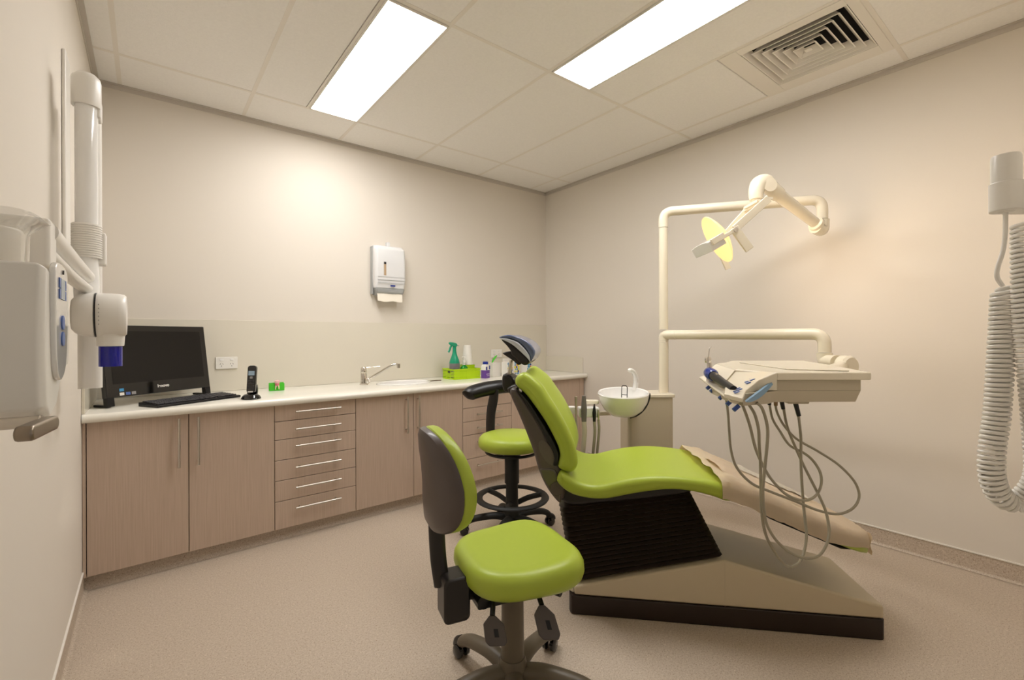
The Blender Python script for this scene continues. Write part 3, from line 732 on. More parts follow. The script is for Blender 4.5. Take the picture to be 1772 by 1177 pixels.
# roll of barrier film on top
t = thing('film_roll', 'white roll wrapped in loose clear film standing on the wall control box', 'roll', (-.180, .893, 1.2255))
b = BM(); lathe(b, [(.018, 0), (.049, .0), (.050, .004), (.050, .043), (.048, .047), (.018, .047)], n=36); obj('roll', b, mat('roll_white', (222, 214, 200), .5), t)
b = BM(); lathe(b, [(.0175, -.0), (.0175, .048), (.0125, .048), (.0125, 0)], n=24); obj('core', b, shelldk_m, t)
b = BM(); rings = []
for j, (r, z) in enumerate(((.0525, .002), (.053, .02), (.054, .040), (.058, .050), (.068, .060), (.076, .063))):
    rings.append([Vector((r * (1 + .03 * math.sin(5 * a + j)) * math.cos(a), r * (1 + .03 * math.cos(3 * a)) * math.sin(a), z + .004 * math.sin(4 * a + j) * (j > 2))) for a in [2 * pi * k / 40 for k in range(40)]])
loft(b, rings, caps=False); o = obj('clear_film', b, film_m, t)

# ================================================================== dental chair
CA = Vector((1.34, 1.336, 0)); CANG = math.atan2(-.728, .685)
ch = thing('dental_chair', 'lime green reclining dental chair with a dark shell and a beige base', 'dental chair', tuple(CA), CANG)
WC = .195
b = BM(); prism(b, [(.012, 0), (.004, .012), (0, .03), (0, .36), (.004, .378), (.012, .39), (1.15, .39), (1.16, .38), (1.16, .01), (1.15, 0)], .0005, .077); obj('plinth', b, plinth_m, ch, bevel=.004)
def cover(pts, name='base_cover'):
    b = BM(); prism(b, pts, -.387, -.003, RX(pi / 2)); return obj(name, b, base_m, ch, bevel=.010, segs=3)
cover([(.020, .0775), (.020, .112), (.600, .258), (1.157, .126), (1.157, .0775)])
b = BM(); box(b, .5995, .6003, .0022, .0034, .079, .254); obj('cover_seam', b, cabm_m, ch, smooth=False)
b = BM(); prism(b, [(.004, .03), (.004, .36), (.019, .37), (.019, .02)], .0775, .108); obj('end_cap', b, cream_m, ch, bevel=.003)
b = BM(); box(b, .99, 1.03, .392, .45, .0005, .03); obj('floor_foot', b, black_m, ch, bevel=.004)
# bellows
b = BM(); NF = 16; rings = []
for k in range(NF * 2 + 1):
    f_ = k / (NF * 2)
    sL = .020 + (-.034 - .020) * f_; sR = .596 + (.470 - .596) * f_
    zL = .118 + (.430 - .118) * f_; zR = .258 + (.515 - .258) * f_
    out = .010 if k % 2 else -.006
    ring = []
    for s, w, side in ((sL - out, .03 - out, 0), (sR + out * .6, .03 - out, 1), (sR + out * .6, .36 + out, 1), (sL - out, .36 + out, 0)):
        ring.append((s, w, zR if side else zL))
    # rounded corners on the left end
    (s0, wa, za), (s1, _, zb), (s2, wb, _), _ = ring
    pts = []
    for i in range(5):
        a = pi / 2 * i / 4; s = s0 + .04 * (1 - math.sin(a)); w = wa + .04 * (1 - math.cos(a)); pts.append((s, w))
    pts = [(s0 + .04 * (1 - math.cos(a)), wa + .04 * (1 - math.sin(a))) for a in [pi / 2 * i / 4 for i in range(5)]] + [(s1 - .012, wa), (s1, wa + .012), (s1, wb - .012), (s1 - .012, wb)] + [(s0 + .04 * (1 - math.sin(a)), wb - .04 * (1 - math.cos(a))) for a in [pi / 2 * i / 4 for i in range(5)]]
    rings.append([Vector((s, w, zL + (zR - zL) * (s - sL) / (sR - sL))) for s, w in pts])
loft(b, rings); obj('bellows', b, bellow_m, ch)
# under-seat frame
b = BM(); puff(b, dense([(-.045, .545), (-.055, .50), (-.04, .462), (.02, .440), (.12, .452), (.30, .478), (.475, .515), (.47, .545), (.36, .545), (.2, .52), (.09, .50), (.0, .51)], 4), .0, .39, .02); obj('seat_frame', b, shelldk_m, ch)
# seat cushion
seat_p = dense([(-.045, .555), (-.030, .592), (.0, .580), (.035, .560), (.075, .548), (.125, .548), (.19, .566), (.26, .582), (.33, .591), (.40, .593), (.455, .590), (.52, .583), (.58, .570), (.625, .545),
                (.628, .515), (.590, .505), (.545, .520), (.48, .534), (.42, .540), (.36, .537), (.30, .527), (.235, .513), (.175, .498), (.135, .491), (.093, .490), (.05, .495), (.015, .504), (-.02, .525)], 4)
def dishseat(v, i, q):
    c = math.cos((q - .5) * pi)
    if 4 <= i <= 50: v.z -= .006 * c
    return v
b = BM(); puff(b, seat_p, -.065, .455, .028, nst=7, mod=dishseat, mid=14); obj('seat_cushion', b, green_m, ch, sharp=80)
# leg rest
def leghalf(s):
    if s < .93: return .26 - .035 * max(0, (s - .62) / .33)
    f2 = min(.985, (s - .93) / .25); return .225 * (1 - f2 ** 2.2) ** .5
def legz(s): return .580 - .425 * (s - .6)
leg_p = []
N_ = 14
for k in range(N_ + 1): s = .60 + .555 * k / N_; leg_p.append((s, legz(s)))
leg_p += [(1.170, .325), (1.172, .312), (1.160, .295)]
for k in range(N_ - 1): s = 1.13 - .53 * k / (N_ - 2); leg_p.append((s, legz(s) - .062))
leg_p += [(.585, .52)]
def taper(v, i, q):
    half = leghalf(v.x)
    v.y = WC + (v.y - WC) / .26 * half
    return v
b = BM(); puff(b, leg_p, -.065, .455, .022, mod=taper, mid=12); obj('leg_cushion', b, green_m, ch, sharp=80)
b = BM(); puff(b, [(.70, legz(.70) - .066), (.76, legz(.76) - .082), (1.02, legz(1.02) - .080), (1.06, legz(1.06) - .064)], -.02, .41, .004, nst=2, mid=4, mod=lambda v, i, q: taper(v, i, q)); obj('leg_frame', b, black_m, ch)
# paper sheet over the leg rest (follows its section, crumpled hem)
b = BM(); NS, NW = 46, 30; grid = []
def legsec(s, q):
    """q 0..1 from near underside edge over the top to the far underside edge -> (w, z offset)"""
    half = leghalf(s) + .004
    r = .036; top = 2 * (half - r); arc = r * pi / 2; side = .042; L = 2 * side + 2 * arc + top; d = q * L
    def ev(d):
        if d < side: return -half, -.078 + (.078 - r) * 1.0 * (d / side) if True else 0
        d -= side
        if d < arc: a = d / r; return -half + r * (1 - math.cos(a)), -r + r * math.sin(a)
        d -= arc; return -half + r + d, 0
    if d <= L / 2: w, z = ev(d)
    else: w, z = ev(L - d); w = -w
    return WC + w, z + .005
for i in range(NS + 1):
    row = []
    for j in range(NW + 1):
        q = j / NW
        st = .572 - .055 * q + .010 * noise.noise(Vector((q * 14, 2, 0))) + .004 * math.sin(q * 31)
        s = st + (1.168 - st) * i / NS
        q = q0 = (lambda m: m + (1 - 2 * m) * q)(.08 * min(1, max(0, (s - .95) / .2)))
        w, zo = legsec(min(s, 1.165), q)
        cr = noise.noise(Vector((s * 14, q * 9, 1.3))) * .006 + noise.noise(Vector((s * 34, q * 20, 4))) * .003
        amp = 1.2 if s < .8 else .6
        zt_ = legz(s) if s > .60 else legz(.60) + .17 * (.60 - s)
        v = Vector((s, w, zt_ + zo + .006 + abs(cr) * amp * 1.8))
        row.append(v)
    grid.append(row)
R_ = loft(b, grid, caps=False, closed=False)
bmesh.ops.solidify(b, geom=b.faces[:], thickness=.0008)
obj('paper_sheet', b, paper_m, ch, fix=False)
b = BM(); gr = []
for i in range(13):
    row = []
    for j in range(7):
        s = .74 + .30 * i / 12; w = .27 + .15 * j / 6 + .012 * math.sin(i * .9)
        row.append(Vector((s, w, legz(s) + .016 + .012 * abs(noise.noise(Vector((s * 16, w * 22, 7)))) - .010 * (j == 6))))
    gr.append(row)
loft(b, gr, caps=False, closed=False); bmesh.ops.solidify(b, geom=b.faces[:], thickness=.0008); obj('white_sheet', b, tissue_m, ch, fix=False)
# folded flap near the knee and hanging tab at the foot
b = BM(); gr = []
for i in range(9):
    u_ = i / 8; row = []
    for j in range(9):
        q = j / 8
        s = .60 + .34 * u_ - .03 * q; w = .02 + .16 * q + .03 * u_ + .04 * math.sin(u_ * 5)
        row.append(Vector((s, w, legz(s) + .014 + .012 * math.sin(q * pi) * (1 - u_ * .5) + .004 * noise.noise(Vector((u_ * 7, q * 7, 0))))))
    gr.append(row)
loft(b, gr, caps=False, closed=False); bmesh.ops.solidify(b, geom=b.faces[:], thickness=.0008); obj('paper_fold', b, paper_m, ch, fix=False)
b = BM(); gr = []
for i in range(7):
    row = []
    for j in range(6):
        q = j / 5; row.append(Vector((1.176 + .004 * math.sin(i * 1.5 + j), .115 + .055 * q + .002 * i * math.sin(j), .345 - .012 * i - .003 * abs(q - .5) * i)))
    gr.append(row)
loft(b, gr, caps=False, closed=False); bmesh.ops.solidify(b, geom=b.faces[:], thickness=.0008); obj('paper_tab', b, paper_m, ch, fix=False)
# backrest cushion : profile with raised side bolsters and a groove at the top middle
front_e = [(-.177, .982), (-.146, .966), (-.105, .931), (-.073, .884), (-.039, .833), (-.008, .777), (.018, .721), (.033, .670), (.038, .628), (.030, .602), (.011, .587)]
rear_e = [(-.017, .590), (-.041, .608), (-.034, .649), (-.040, .686), (-.062, .733), (-.090, .784), (-.128, .840), (-.170, .892), (-.208, .925), (-.216, .948), (-.205, .970)]
back_p = dense(front_e + rear_e, 4)
nfront = len(front_e) * 4
def bolster(v, i, q):
    c = math.exp(-((q - .5) / .24) ** 2)
    u_ = i / nfront
    if i <= nfront and u_ < .92:
        d = .048 * c * math.sin(pi * min(1, (u_ + .12) / 1.0)) 
        v.x -= d * .82; v.z -= d * .5
    if v.z > .93: v.z -= (v.z - .93) * .75 * c; 
    sw = .03 * max(0, (.72 - v.z) / .15)
    v.y = WC + (v.y - WC) * (1 - .10 * max(0, (v.z - .85) / .13))
    return v
b = BM(); puff(b, back_p, -.050, .440, .026, nst=7, mod=bolster, mid=22); obj('back_cushion', b, green_m, ch, sharp=80)
# shell behind the backrest
shell_p = dense([(-.208, .918), (-.235, .912), (-.232, .880), (-.205, .820), (-.172, .740), (-.142, .660), (-.122, .590), (-.100, .545), (-.066, .500), (-.030, .470), (-.012, .500), (-.020, .560), (-.028, .60), (-.050, .64), (-.064, .69), (-.086, .745), (-.118, .80), (-.152, .850), (-.190, .898)], 3)
b = BM(); puff(b, shell_p, -.030, .420, .022); obj('back_shell', b, shell_m, ch)
b = BM(); puff(b, dense([(-.044, .612), (-.038, .650), (-.050, .690), (-.080, .745), (-.115, .80), (-.155, .86), (-.196, .905), (-.206, .915), (-.166, .850), (-.130, .79), (-.096, .73), (-.066, .675), (-.056, .640), (-.060, .612)], 3), -.040, .430, .006, nst=3, mid=4); obj('shell_gasket', b, black_m, ch)
b = BM(); puff(b, dense([(-.214, .925), (-.255, .910), (-.246, .885), (-.222, .848), (-.205, .820), (-.195, .86), (-.198, .895)], 4), .03, .36, .012); obj('shell_top_bracket', b, shelldk_m, ch)
b = BM(); lathe(b, [(0, 0), (.010, 0), (.008, .004), (0, .006)], (-.196, -.012, .905), axis=(0, -1, 0), n=14) ; obj('shell_bolt', b, chrome_m, ch)
b = BM(); puff(b, dense([(-.115, .585), (-.098, .60), (-.055, .595), (-.036, .56), (-.030, .50), (-.032, .462), (-.055, .478), (-.092, .53)], 4), -.036, .426, .01); obj('hinge_cover', b, mat('hinge_smoke', (84, 76, 68), .15, coat=.5), ch)
b = BM(); cyl(b, (-.045, -.040, .520), (-.045, -.030, .520), .026, n=24); obj('hinge_cap', b, shell_m, ch)
# inset oval on the shell side
b = BM(); lathe(b, [(0, 0), (.9, 0), (1, -.003), (0, -.004)], (0, 0, 0), axis=(0, 1, 0), n=28)
for v_ in b.verts: v_.co = Vector((-.084 + v_.co.x * .027 + v_.co.z * -.022, -.0315 + v_.co.y * .4, .660 + v_.co.z * .050))
obj('side_inset', b, mat('inset_grey', (98, 88, 80), .3), ch)
# headrest
b = BM(); puff(b, dense([(-.292, .958), (-.245, .945), (-.235, .90), (-.262, .880), (-.292, .893)], 4), .13, .26, .012); obj('headrest_mount', b, shelldk_m, ch)
b = BM(); tube(b, [(-.272, WC, .93), (-.270, WC, .975), (-.262, WC, 1.020)], .0085, flat=2.0, upv=(0, 1, 0)); obj('headrest_stem', b, steel_m, ch)
br = dense([(-.290, 1.056), (-.266, 1.061), (-.241, 1.059), (-.226, 1.045), (-.212, 1.026), (-.206, 1.012), (-.222, 1.002), (-.246, 1.022), (-.286, 1.048)], 4)
b = BM(); puff(b, br, .12, .27, .008); obj('headrest_bracket', b, shelldk_m, ch)
und = dense([(-.285, 1.114), (-.262, 1.088), (-.246, 1.066), (-.241, 1.050), (-.225, 1.036), (-.205, 1.016), (-.188, 1.005), (-.172, 1.009), (-.163, 1.022), (-.166, 1.034), (-.181, 1.046), (-.207, 1.069), (-.231, 1.090), (-.254, 1.104)], 4)
b = BM(); puff(b, und, .056, .334, .012); obj('headrest_back', b, shelldk_m, ch)
hp1 = dense([(-.292, 1.121), (-.254, 1.118), (-.218, 1.106), (-.194, 1.087), (-.176, 1.066), (-.162, 1.042), (-.162, 1.022), (-.168, 1.030), (-.182, 1.045), (-.207, 1.068), (-.231, 1.089), (-.256, 1.104)], 4)
b = BM(); puff(b, hp1, .045, .345, .005); obj('headrest_lower_pad', b, silver_m, ch)
hp2 = dense([(-.293, 1.123), (-.280, 1.131), (-.249, 1.135), (-.212, 1.125), (-.179, 1.110), (-.156, 1.091), (-.142, 1.070), (-.141, 1.052), (-.150, 1.033), (-.159, 1.022), (-.160, 1.040), (-.173, 1.066), (-.191, 1.088), (-.216, 1.108), (-.252, 1.1205)], 4)
b = BM(); puff(b, hp2, .048, .342, .008); obj('headrest_upper_pad', b, navy_m, ch)

# ================================================================== operator stool in the foreground
ST = Vector((.885, 1.128, 0))
def star_base(t, R, angs, z_hub, m_arm, arm_r=.020, zc=.052, hub_r=.045, hub_top=.14):
    b = BM(); lathe(b, [(0, z_hub - .035), (hub_r * .8, z_hub - .035), (hub_r, z_hub - .01), (hub_r, z_hub + .02), (hub_r * .85, hub_top), (0, hub_top)], n=28); obj('hub', b, m_arm, t)
    for a in angs:
        a = math.radians(a); d = Vector((math.cos(a), math.sin(a), 0))
        b = BM(); tube(b, [d * .025 + Vector((0, 0, z_hub)), d * (R * .40) + Vector((0, 0, z_hub + .006)), d * (R * .78) + Vector((0, 0, z_hub - .010)), d * (R * .96) + Vector((0, 0, z_hub - .030)), d * R + Vector((0, 0, zc + .002))],
                       lambda q: arm_r * (1.25 - .35 * q), n=14, flat=.8, upv=(0, 0, 1)); obj('leg', b, m_arm, t)
        # castor
        sd = Vector((-d.y, d.x, 0)); c_ = d * (R + .008)
        cs_ = bpy.data.objects.new('castor', None)
        b = BM(); tube(b, [c_ + Vector((0, 0, zc + .004)) - d * .004, c_ + d * .018 + Vector((0, 0, .046)), c_ + d * .028 + Vector((0, 0, .030))], lambda q: .020 - .006 * q, n=12); k = obj('castor', b, black_m, t)
        for sg in (-1, 1):
            b = BM(); lathe(b, [(0, 0), (.018, 0), (.0235, .004), (.0235, .014), (.018, .018), (0, .018)], c_ + Vector((0, 0, .0240)) + sd * (.006 * sg), axis=sd * sg, n=22); obj('wheel', b, gloss_m, k)
SANG = ALT + math.radians(24)
st = thing('operator_stool', 'lime green stool with a dark backrest in the foreground, taupe star base', 'stool', tuple(ST), SANG)
wa = [94, 22, -50, -122, 166]
star_base(st, .262, [a - math.degrees(SANG) for a in wa], .095, brown_m, arm_r=.024)
b = BM(); lathe(b, [(0, .10), (.038, .10), (.036, .14), (.034, .33), (.034, .345), (0, .345)], n=28); obj('column', b, brown_m, st)
b = BM(); lathe(b, [(0, .345), (.036, .345), (.036, .365), (.030, .372), (0, .372)], n=28); obj('column_collar', b, black_m, st)
b = BM(); box(b, -.13, .12, -.075, .075, .362, .378); box(b, -.13, -.02, -.05, .05, .335, .362); obj('mechanism', b, black_m, st, bevel=.006)
# seat
def superseat(t):
    b = BM(); NR = 60; rings = []
    def outl(k, sc=1.0, ins=0):
        a = 2 * pi * k / NR; ex = 3.0
        c, s = math.cos(a), math.sin(a)
        r = (abs(c) ** ex + abs(s) ** ex) ** (-1 / ex)
        x = .210 * r * c; y = .200 * r * s
        y *= 1 + .10 * (x / .21) * .7          # wider towards the front
        L_ = math.hypot(x, y); f_ = (L_ - ins) / L_
        return x * f_ * sc, y * f_ * sc
    secs = [(.045, .378), (.020, .382), (.006, .396), (.0, .415), (.002, .438), (.012, .454), (.028, .463), (.050, .466)]
    for ins, z in secs: rings.append([Vector((*outl(k, 1, ins), z)) for k in range(NR)])
    for sc in (.85, .65, .45, .25, .08):
        rings.append([Vector((*outl(k, sc, .050), .466)) for k in range(NR)])
    for j, ring in enumerate(rings):
        for v_ in ring:
            f_ = min(1, max(0, (v_.z - .40) / .05)); x, y = v_.x, v_.y; r2 = (x / .21) ** 2 + (y / .2) ** 2
            v_.z += f_ * (-.018 * max(0, 1 - r2) + .006 * (x / .2) * (abs(y) < 9) - .010 * max(0, x / .2) ** 3)
            if v_.z < .40: v_.z += .0
    loft(b, rings); 
    for v_ in b.verts: v_.co.x = v_.co.x * .88 + .018; v_.co.y = v_.co.y * .95 + .010; v_.co.z += .016
    return obj('seat', b, green_m, t)
superseat(st)
# backrest: oval pad and shell, wrapped slightly
def backpad(t, name, thick, off, m_, hw_=.162, hh=.150, rim=.022, inset=0):
    b = BM(); NR = 48; fr = []; 
    def pt(k, sc, d):
        a = 2 * pi * k / NR; ex = 2.5; c, s = math.cos(a), math.sin(a); r = (abs(c) ** ex + abs(s) ** ex) ** (-1 / ex)
        y = (hw_ - inset) * r * c * sc; z = (hh - inset) * r * s * sc
        y *= 1 - .16 * max(0, z / hh)
        x = off + d + 1.35 * y * y - .10 * z - .55 * (z - .02) ** 2 * 1.2
        return Vector((x, y, z))
    if thick > 0: secs = [(.80, 0), (.97, 0), (1.0, .006), (1.0, thick * .55), (.975, thick * .82), (.91, thick * .97), (.75, thick), (.5, thick * .98), (.2, thick * .96)]
    loft(b, [[pt(k, sc, d) for k in range(NR)] for sc, d in secs])
    return obj(name, b, m_, t, M=TR(-.230, .035, .712))
backpad(st, 'back_pad', .045, .0, green_m)
def shellback(t):
    b = BM(); NR = 48; hw_, hh = .160, .148
    def pt(k, sc, d):
        a = 2 * pi * k / NR; ex = 2.7; c, s = math.cos(a), math.sin(a); r = (abs(c) ** ex + abs(s) ** ex) ** (-1 / ex)
        y = hw_ * r * c * sc; z = hh * r * s * sc; y *= 1 - .16 * max(0, z / hh)
        return Vector((d + 1.35 * y * y - .10 * z - .66 * (z - .02) ** 2, y, z))
    loft(b, [[pt(k, sc, d) for k in range(NR)] for sc, d in ((.85, .001), (1.0, .0), (1.0, -.006), (.97, -.018), (.86, -.028), (.6, -.034), (.25, -.036))])
    return obj('back_shell', b, shell_m, t, M=TR(-.230, .035, .712))
shellback(st)
b = BM(); tube(b, [(-.232, .03, .62), (-.232, .025, .55), (-.228, .02, .47), (-.220, .01, .40)], .024, n=12, flat=.5, upv=tuple(Matrix.Rotation(-SANG, 3, 'Z') @ FW)); obj('back_bar', b, shelldk_m, st)
b = BM(); loft(b, [[Vector((x, y, z)) for x, z in rrect(w, h, .016, 4, cx_, cz_)] for y, w, h, cx_, cz_ in ((-.046, .066, .115, -.190, .378), (-.040, .078, .128, -.190, .376), (.030, .078, .128, -.190, .376), (.036, .066, .115, -.190, .378))]); obj('adjuster_housing', b, shelldk_m, st, bevel=.004)
b = BM(); tube(b, [(-.22, 0, .385), (-.17, 0, .375), (-.10, 0, .368), (-.03, 0, .368)], .026, n=10, flat=.5, upv=(0, 1, 0)); obj('back_arm', b, black_m, st)
b = BM(); cyl(b, (-.12, -.075, .372), (-.12, -.045, .372), .02, n=18); obj('tension_knob', b, black_m, st)
def paddle(p0, p1, p2, w):
    p0, p1, p2 = map(Vector, (p0, p1, p2)); b = BM(); tube(b, [p0, p1], .0075, n=10, smooth=False); obj_l = obj('lever', b, black_m, st)
    d = (p2 - p1).normalized(); side = RTl = (Matrix.Rotation(-SANG, 3, 'Z') @ RT); nrm = d.cross(side).normalized()
    L = (p2 - p1).length; sh = [(-.008, 0), (.008, 0), (w * .5, L * .28), (w * .52, L * .85), (w * .36, L), (-w * .36, L), (-w * .52, L * .85), (-w * .5, L * .28)]
    bb = BM(); loft(bb, [[p1 + side * x + d * y + nrm * o_ for x, y in sh] for o_ in (-.006, .006)]); obj('lever_paddle', bb, mat('paddle_grey', (84, 76, 72), .4), obj_l, bevel=.003)
    bb = BM(); loft(bb, [[p1 + side * x + d * y + nrm * o_ for x, y in ((-.002, L * .45), (.010, L * .45), (.010, L * .72), (-.002, L * .72))] for o_ in (-.0068, .0068)]); obj('lever_mark', bb, black_m, obj_l, smooth=False)
def sl(l, t, z):
    q = LT(l, t, 0) - ST; q = Matrix.Rotation(-SANG, 3, 'Z') @ q; return (q.x, q.y, z)
paddle(sl(-.055, 1.34, .385), sl(-.058, 1.30, .345), sl(-.044, 1.26, .285), .058)
paddle(sl(.062, 1.38, .400), sl(.082, 1.32, .362), sl(.104, 1.27, .295), .058)
b = BM(); cyl(b, sl(.125, 1.36, .382), sl(.140, 1.35, .381), .013, n=16); cyl(b, sl(.125, 1.36, .382), sl(.06, 1.40, .380), .006, n=10); obj('height_knob', b, black_m, st)

# ================================================================== assistant stool
S2 = Vector((1.617, 2.062, 0))
t = thing('assistant_stool', 'tall round lime green stool with foot ring and curved black body support, at the drawers', 'stool', tuple(S2), 0)
star_base(t, .262, [-5, 67, 139, 211, 283], .105, blackm_m, arm_r=.021, hub_top=.16)
b = BM(); lathe(b, [(0, .12), (.040, .12), (.036, .16), (.034, .30), (.0, .30)], n=24); lathe(b, [(0, .30), (.041, .30), (.041, .44), (.034, .46), (0, .46)], n=24); obj('column', b, blackm_m, t)
b = BM(); lathe(b, [(0, .455), (.05, .455), (.055, .47), (.055, .495), (0, .495)], n=24); box(b, -.09, .09, -.09, .09, .492, .500); obj('mechanism', b, black_m, t)
b = BM(); lathe(b, [(.160, .497), (.176, .500), (.187, .512), (.190, .530), (.186, .552), (.172, .568), (.145, .578), (.08, .582), (0, .583)], n=48); lathe(b, [(0, .497), (.160, .497)], n=48); bmesh.ops.remove_doubles(b, verts=b.verts, dist=.0002); obj('seat', b, green_m, t)
def ring(bm, c, R, r, n=48, m=10, flat=1.0):
    rr = [[Vector(c) + Vector(((R + r * math.cos(q)) * math.cos(a), (R + r * math.cos(q)) * math.sin(a), r * flat * math.sin(q))) for q in [2 * pi * j / m for j in range(m)]] for a in [2 * pi * k / n for k in range(n)]]
    rr.append(rr[0]); loft(bm, rr, caps=False); bmesh.ops.remove_doubles(bm, verts=bm.verts, dist=1e-5)
b = BM(); ring(b, (0, 0, .218), .188, .022, flat=.5); obj('foot_ring', b, blackm_m, t)
for a in (-20, 100, 220):
    a = math.radians(a); d = Vector((math.cos(a), math.sin(a), 0))
    b = BM(); tube(b, [d * .035 + Vector((0, 0, .185)), d * .10 + Vector((0, 0, .205)), d * .188 + Vector((0, 0, .216))], .010, n=10, flat=1.6, upv=(0, 0, 1)); obj('ring_spoke', b, blackm_m, t)
b = BM(); ring(b, (0, 0, .478), .145, .008); obj('lever_ring', b, black_m, t)
def s2(l, t_, z): q = LT(l, t_, z) - S2; return (q.x, q.y, z)
b = BM(); tube(b, [s2(-.04, 2.66, .485), s2(-.115, 2.76, .490), s2(-.132, 2.80, .54), s2(-.130, 2.81, .66), s2(-.112, 2.79, .76), s2(-.108, 2.78, .82)], .056, n=14, flat=.28, upv=tuple(FW)); obj('support_bar', b, blackm_m, t)
b = BM(); tube(b, [s2(-.262, 2.70, .775), s2(-.240, 2.72, .795), s2(-.17, 2.76, .812), s2(-.09, 2.79, .822), s2(-.01, 2.79, .826), s2(.07, 2.75, .826), s2(.11, 2.70, .82)], lambda q: .050 * (.78 + .22 * math.sin(pi * min(1, .15 + q))) * min(1, .45 + q * 9) * min(1, .45 + (1 - q) * 9), n=16, flat=.85, upv=(0, 0, 1)); obj('support_pad', b, black_m, t)

# ================================================================== cuspidor unit beside the chair
cu = thing('cuspidor_unit', 'grey-beige spittoon cabinet with a round white bowl behind the dental chair', 'spittoon unit', tuple(LT(.79, 2.76, 0)), ALT)
P0 = LT(.79, 2.76, 0)
def cl(l, t_, z): return (l - .79, t_ - 2.76, z)
b = BM()
body = rrect(.262, .21, .022, 4, .006); loft(b, [[Vector((x, y, z)) for x, y in body] for z in (.001, .772)])
cab = obj('cabinet_body', b, cabm_m, cu, bevel=.003)
b = BM(); loft(b, [[Vector((x, y, z)) for x, y in rrect(.21, .222, .02, 4, .042, 0)] for z in (.7725, .792)]); obj('lid', b, cream_m, cu, bevel=.004)
BC = cl(.600, 2.50, .808)
b = BM()
pr_o = [(.0, -.118), (.030, -.117), (.070, -.104), (.104, -.075), (.126, -.035), (.134, .0), (.136, .012), (.132, .018), (.126, .014), (.118, -.02), (.095, -.055), (.06, -.08), (.02, -.088), (0, -.089)]
axb = Vector((-.03, -.10, 1)).normalized()
lathe(b, pr_o, BC, n=44, axis=axb); obj('bowl', b, wgloss_m, cu)
b = BM(); tube(b, [cl(.742, 2.50, .818), cl(.742, 2.50, .798), cl(.733, 2.50, .766), cl(.712, 2.50, .730), cl(.677, 2.50, .700), cl(.636, 2.50, .685)], .0045, n=10); cyl(b, cl(.63, 2.57, .72), cl(.69, 2.66, .70), .022, .035, n=20); obj('bowl_bracket', b, blackm_m, cu)
b = BM(); tube(b, [cl(.690, 2.60, .820), cl(.695, 2.60, .865), cl(.688, 2.585, .905), cl(.672, 2.57, .930), cl(.650, 2.555, .940), cl(.645, 2.55, .933)], lambda q: .017 - .008 * q, n=14); obj('bowl_spout', b, wgloss_m, cu)
b = BM()
tube(b, bend(cl(.588, 2.49, .745), [cl(.590, 2.49, .862), cl(.614, 2.47, .862)], cl(.612, 2.47, .745), .012), .0022, n=8, smooth=False); cyl(b, cl(.589, 2.49, .812), cl(.612, 2.475, .812), .002, n=8)
obj('cup_filler_wire', b, black_m, cu)
# suction holder
sh = thing('suction_holder', 'white instrument holder with suction tubes between the chair back and spittoon bowl', 'instrument holder', tuple(LT(.40, 2.46, 0)), ALT)
def hl(l, t_, z): return (l - .40, t_ - 2.46, z)
b = BM(); box(b, -.050, .058, -.03, .03, .70, .752); obj('block', b, wgloss_m, sh, bevel=.006, segs=3)
b = BM(); loft(b, [[Vector((x, y, z)) for x, y in rrect(.075, .05, .018, 4, .03, .045)] for z in (.762, .782)]); obj('upper_block', b, cream_m, sh, bevel=.004)
b = BM(); tube(b, [(0.03, .02, .715), (.07, .10, .70), (.14, .17, .69), (.27, .20, .69)], .014, n=12); obj('support_arm', b, cream_m, sh)
b = BM(); box(b, -.10, -.066, -.02, .02, .715, .755); obj('side_block', b, white_m, sh, bevel=.005)
def instr(x, z0_, z1_, r0, r1, m_, hose_r):
    b = BM(); cyl(b, (x, -.034, z0_), (x, -.034, (z0_ + z1_) / 2), r0 * .8, r0, n=14); cyl(b, (x, -.034, (z0_ + z1_) / 2), (x, -.034, z1_), r0, r1, n=14); k = obj('handpiece', b, m_, sh)
    b = BM(); tube(b, [(x, -.034, z0_), (x + .002, -.036, z0_ - .06), (x - .008, -.03, z0_ - .18), (x - .02, -.0, .33), (x + .01, .10, .24), (x + .12, .2, .22)], hose_r, n=12); obj('hose', b, mat('hose_pale', (196, 186, 168), .4) if hose_r > .008 else hose_m, k)
instr(-.066, .70, .812, .006, .008, steel_m, .006)
instr(-.024, .68, .815, .016, .010, mat('handle_grey', (112, 106, 102), .3), .013)
instr(.030, .68, .772, .010, .003, black_m, .008)
instr(.052, .69, .742, .006, .005, steel_m, .007)

# ================================================================== light post, lamp arm and delivery arm
PB = LT(.897, 2.74, 0)
po = thing('dental_lamp', 'cream post with a swing arm carrying the lit dental lamp', 'dental lamp', tuple(PB), ALT)
def pl_(l, t_, z): return (l - .897, t_ - 2.74, z)
PR = .0275
b = BM(); cyl(b, pl_(.897, 2.74, .7925), pl_(.897, 2.74, 1.09), PR, n=28); obj('lower_post', b, cream_m, po)
b = BM(); cyl(b, pl_(.897, 2.74, 1.165), pl_(.897, 2.74, 1.765), PR * .96, n=28); obj('upper_post', b, cream_m, po)
pa = bend(pl_(.897, 2.74, 1.767), [pl_(.897, 2.74, 1.862), pl_(1.678, 2.50, 1.862)], pl_(1.678, 2.50, 1.755), .055, 8)
b = BM(); tube(b, pa, PR, n=24, smooth=False); obj('upper_arm', b, cream_m, po)
b = BM(); tube(b, bend(pl_(1.678, 2.50, 1.752), [pl_(1.678, 2.50, 1.690)], pl_(1.620, 2.47, 1.705), .03, 6), .033, n=22, smooth=False); obj('arm_elbow', b, cream_m, po)
J0 = Vector(pl_(1.640, 2.475, 1.715)); J1 = Vector(pl_(1.315, 2.34, 1.865))
b = BM(); tube(b, [J0, J0.lerp(J1, .5), J1], lambda q: .026 + .006 * q, n=24, smooth=False); obj('lamp_arm', b, cream_m, po)
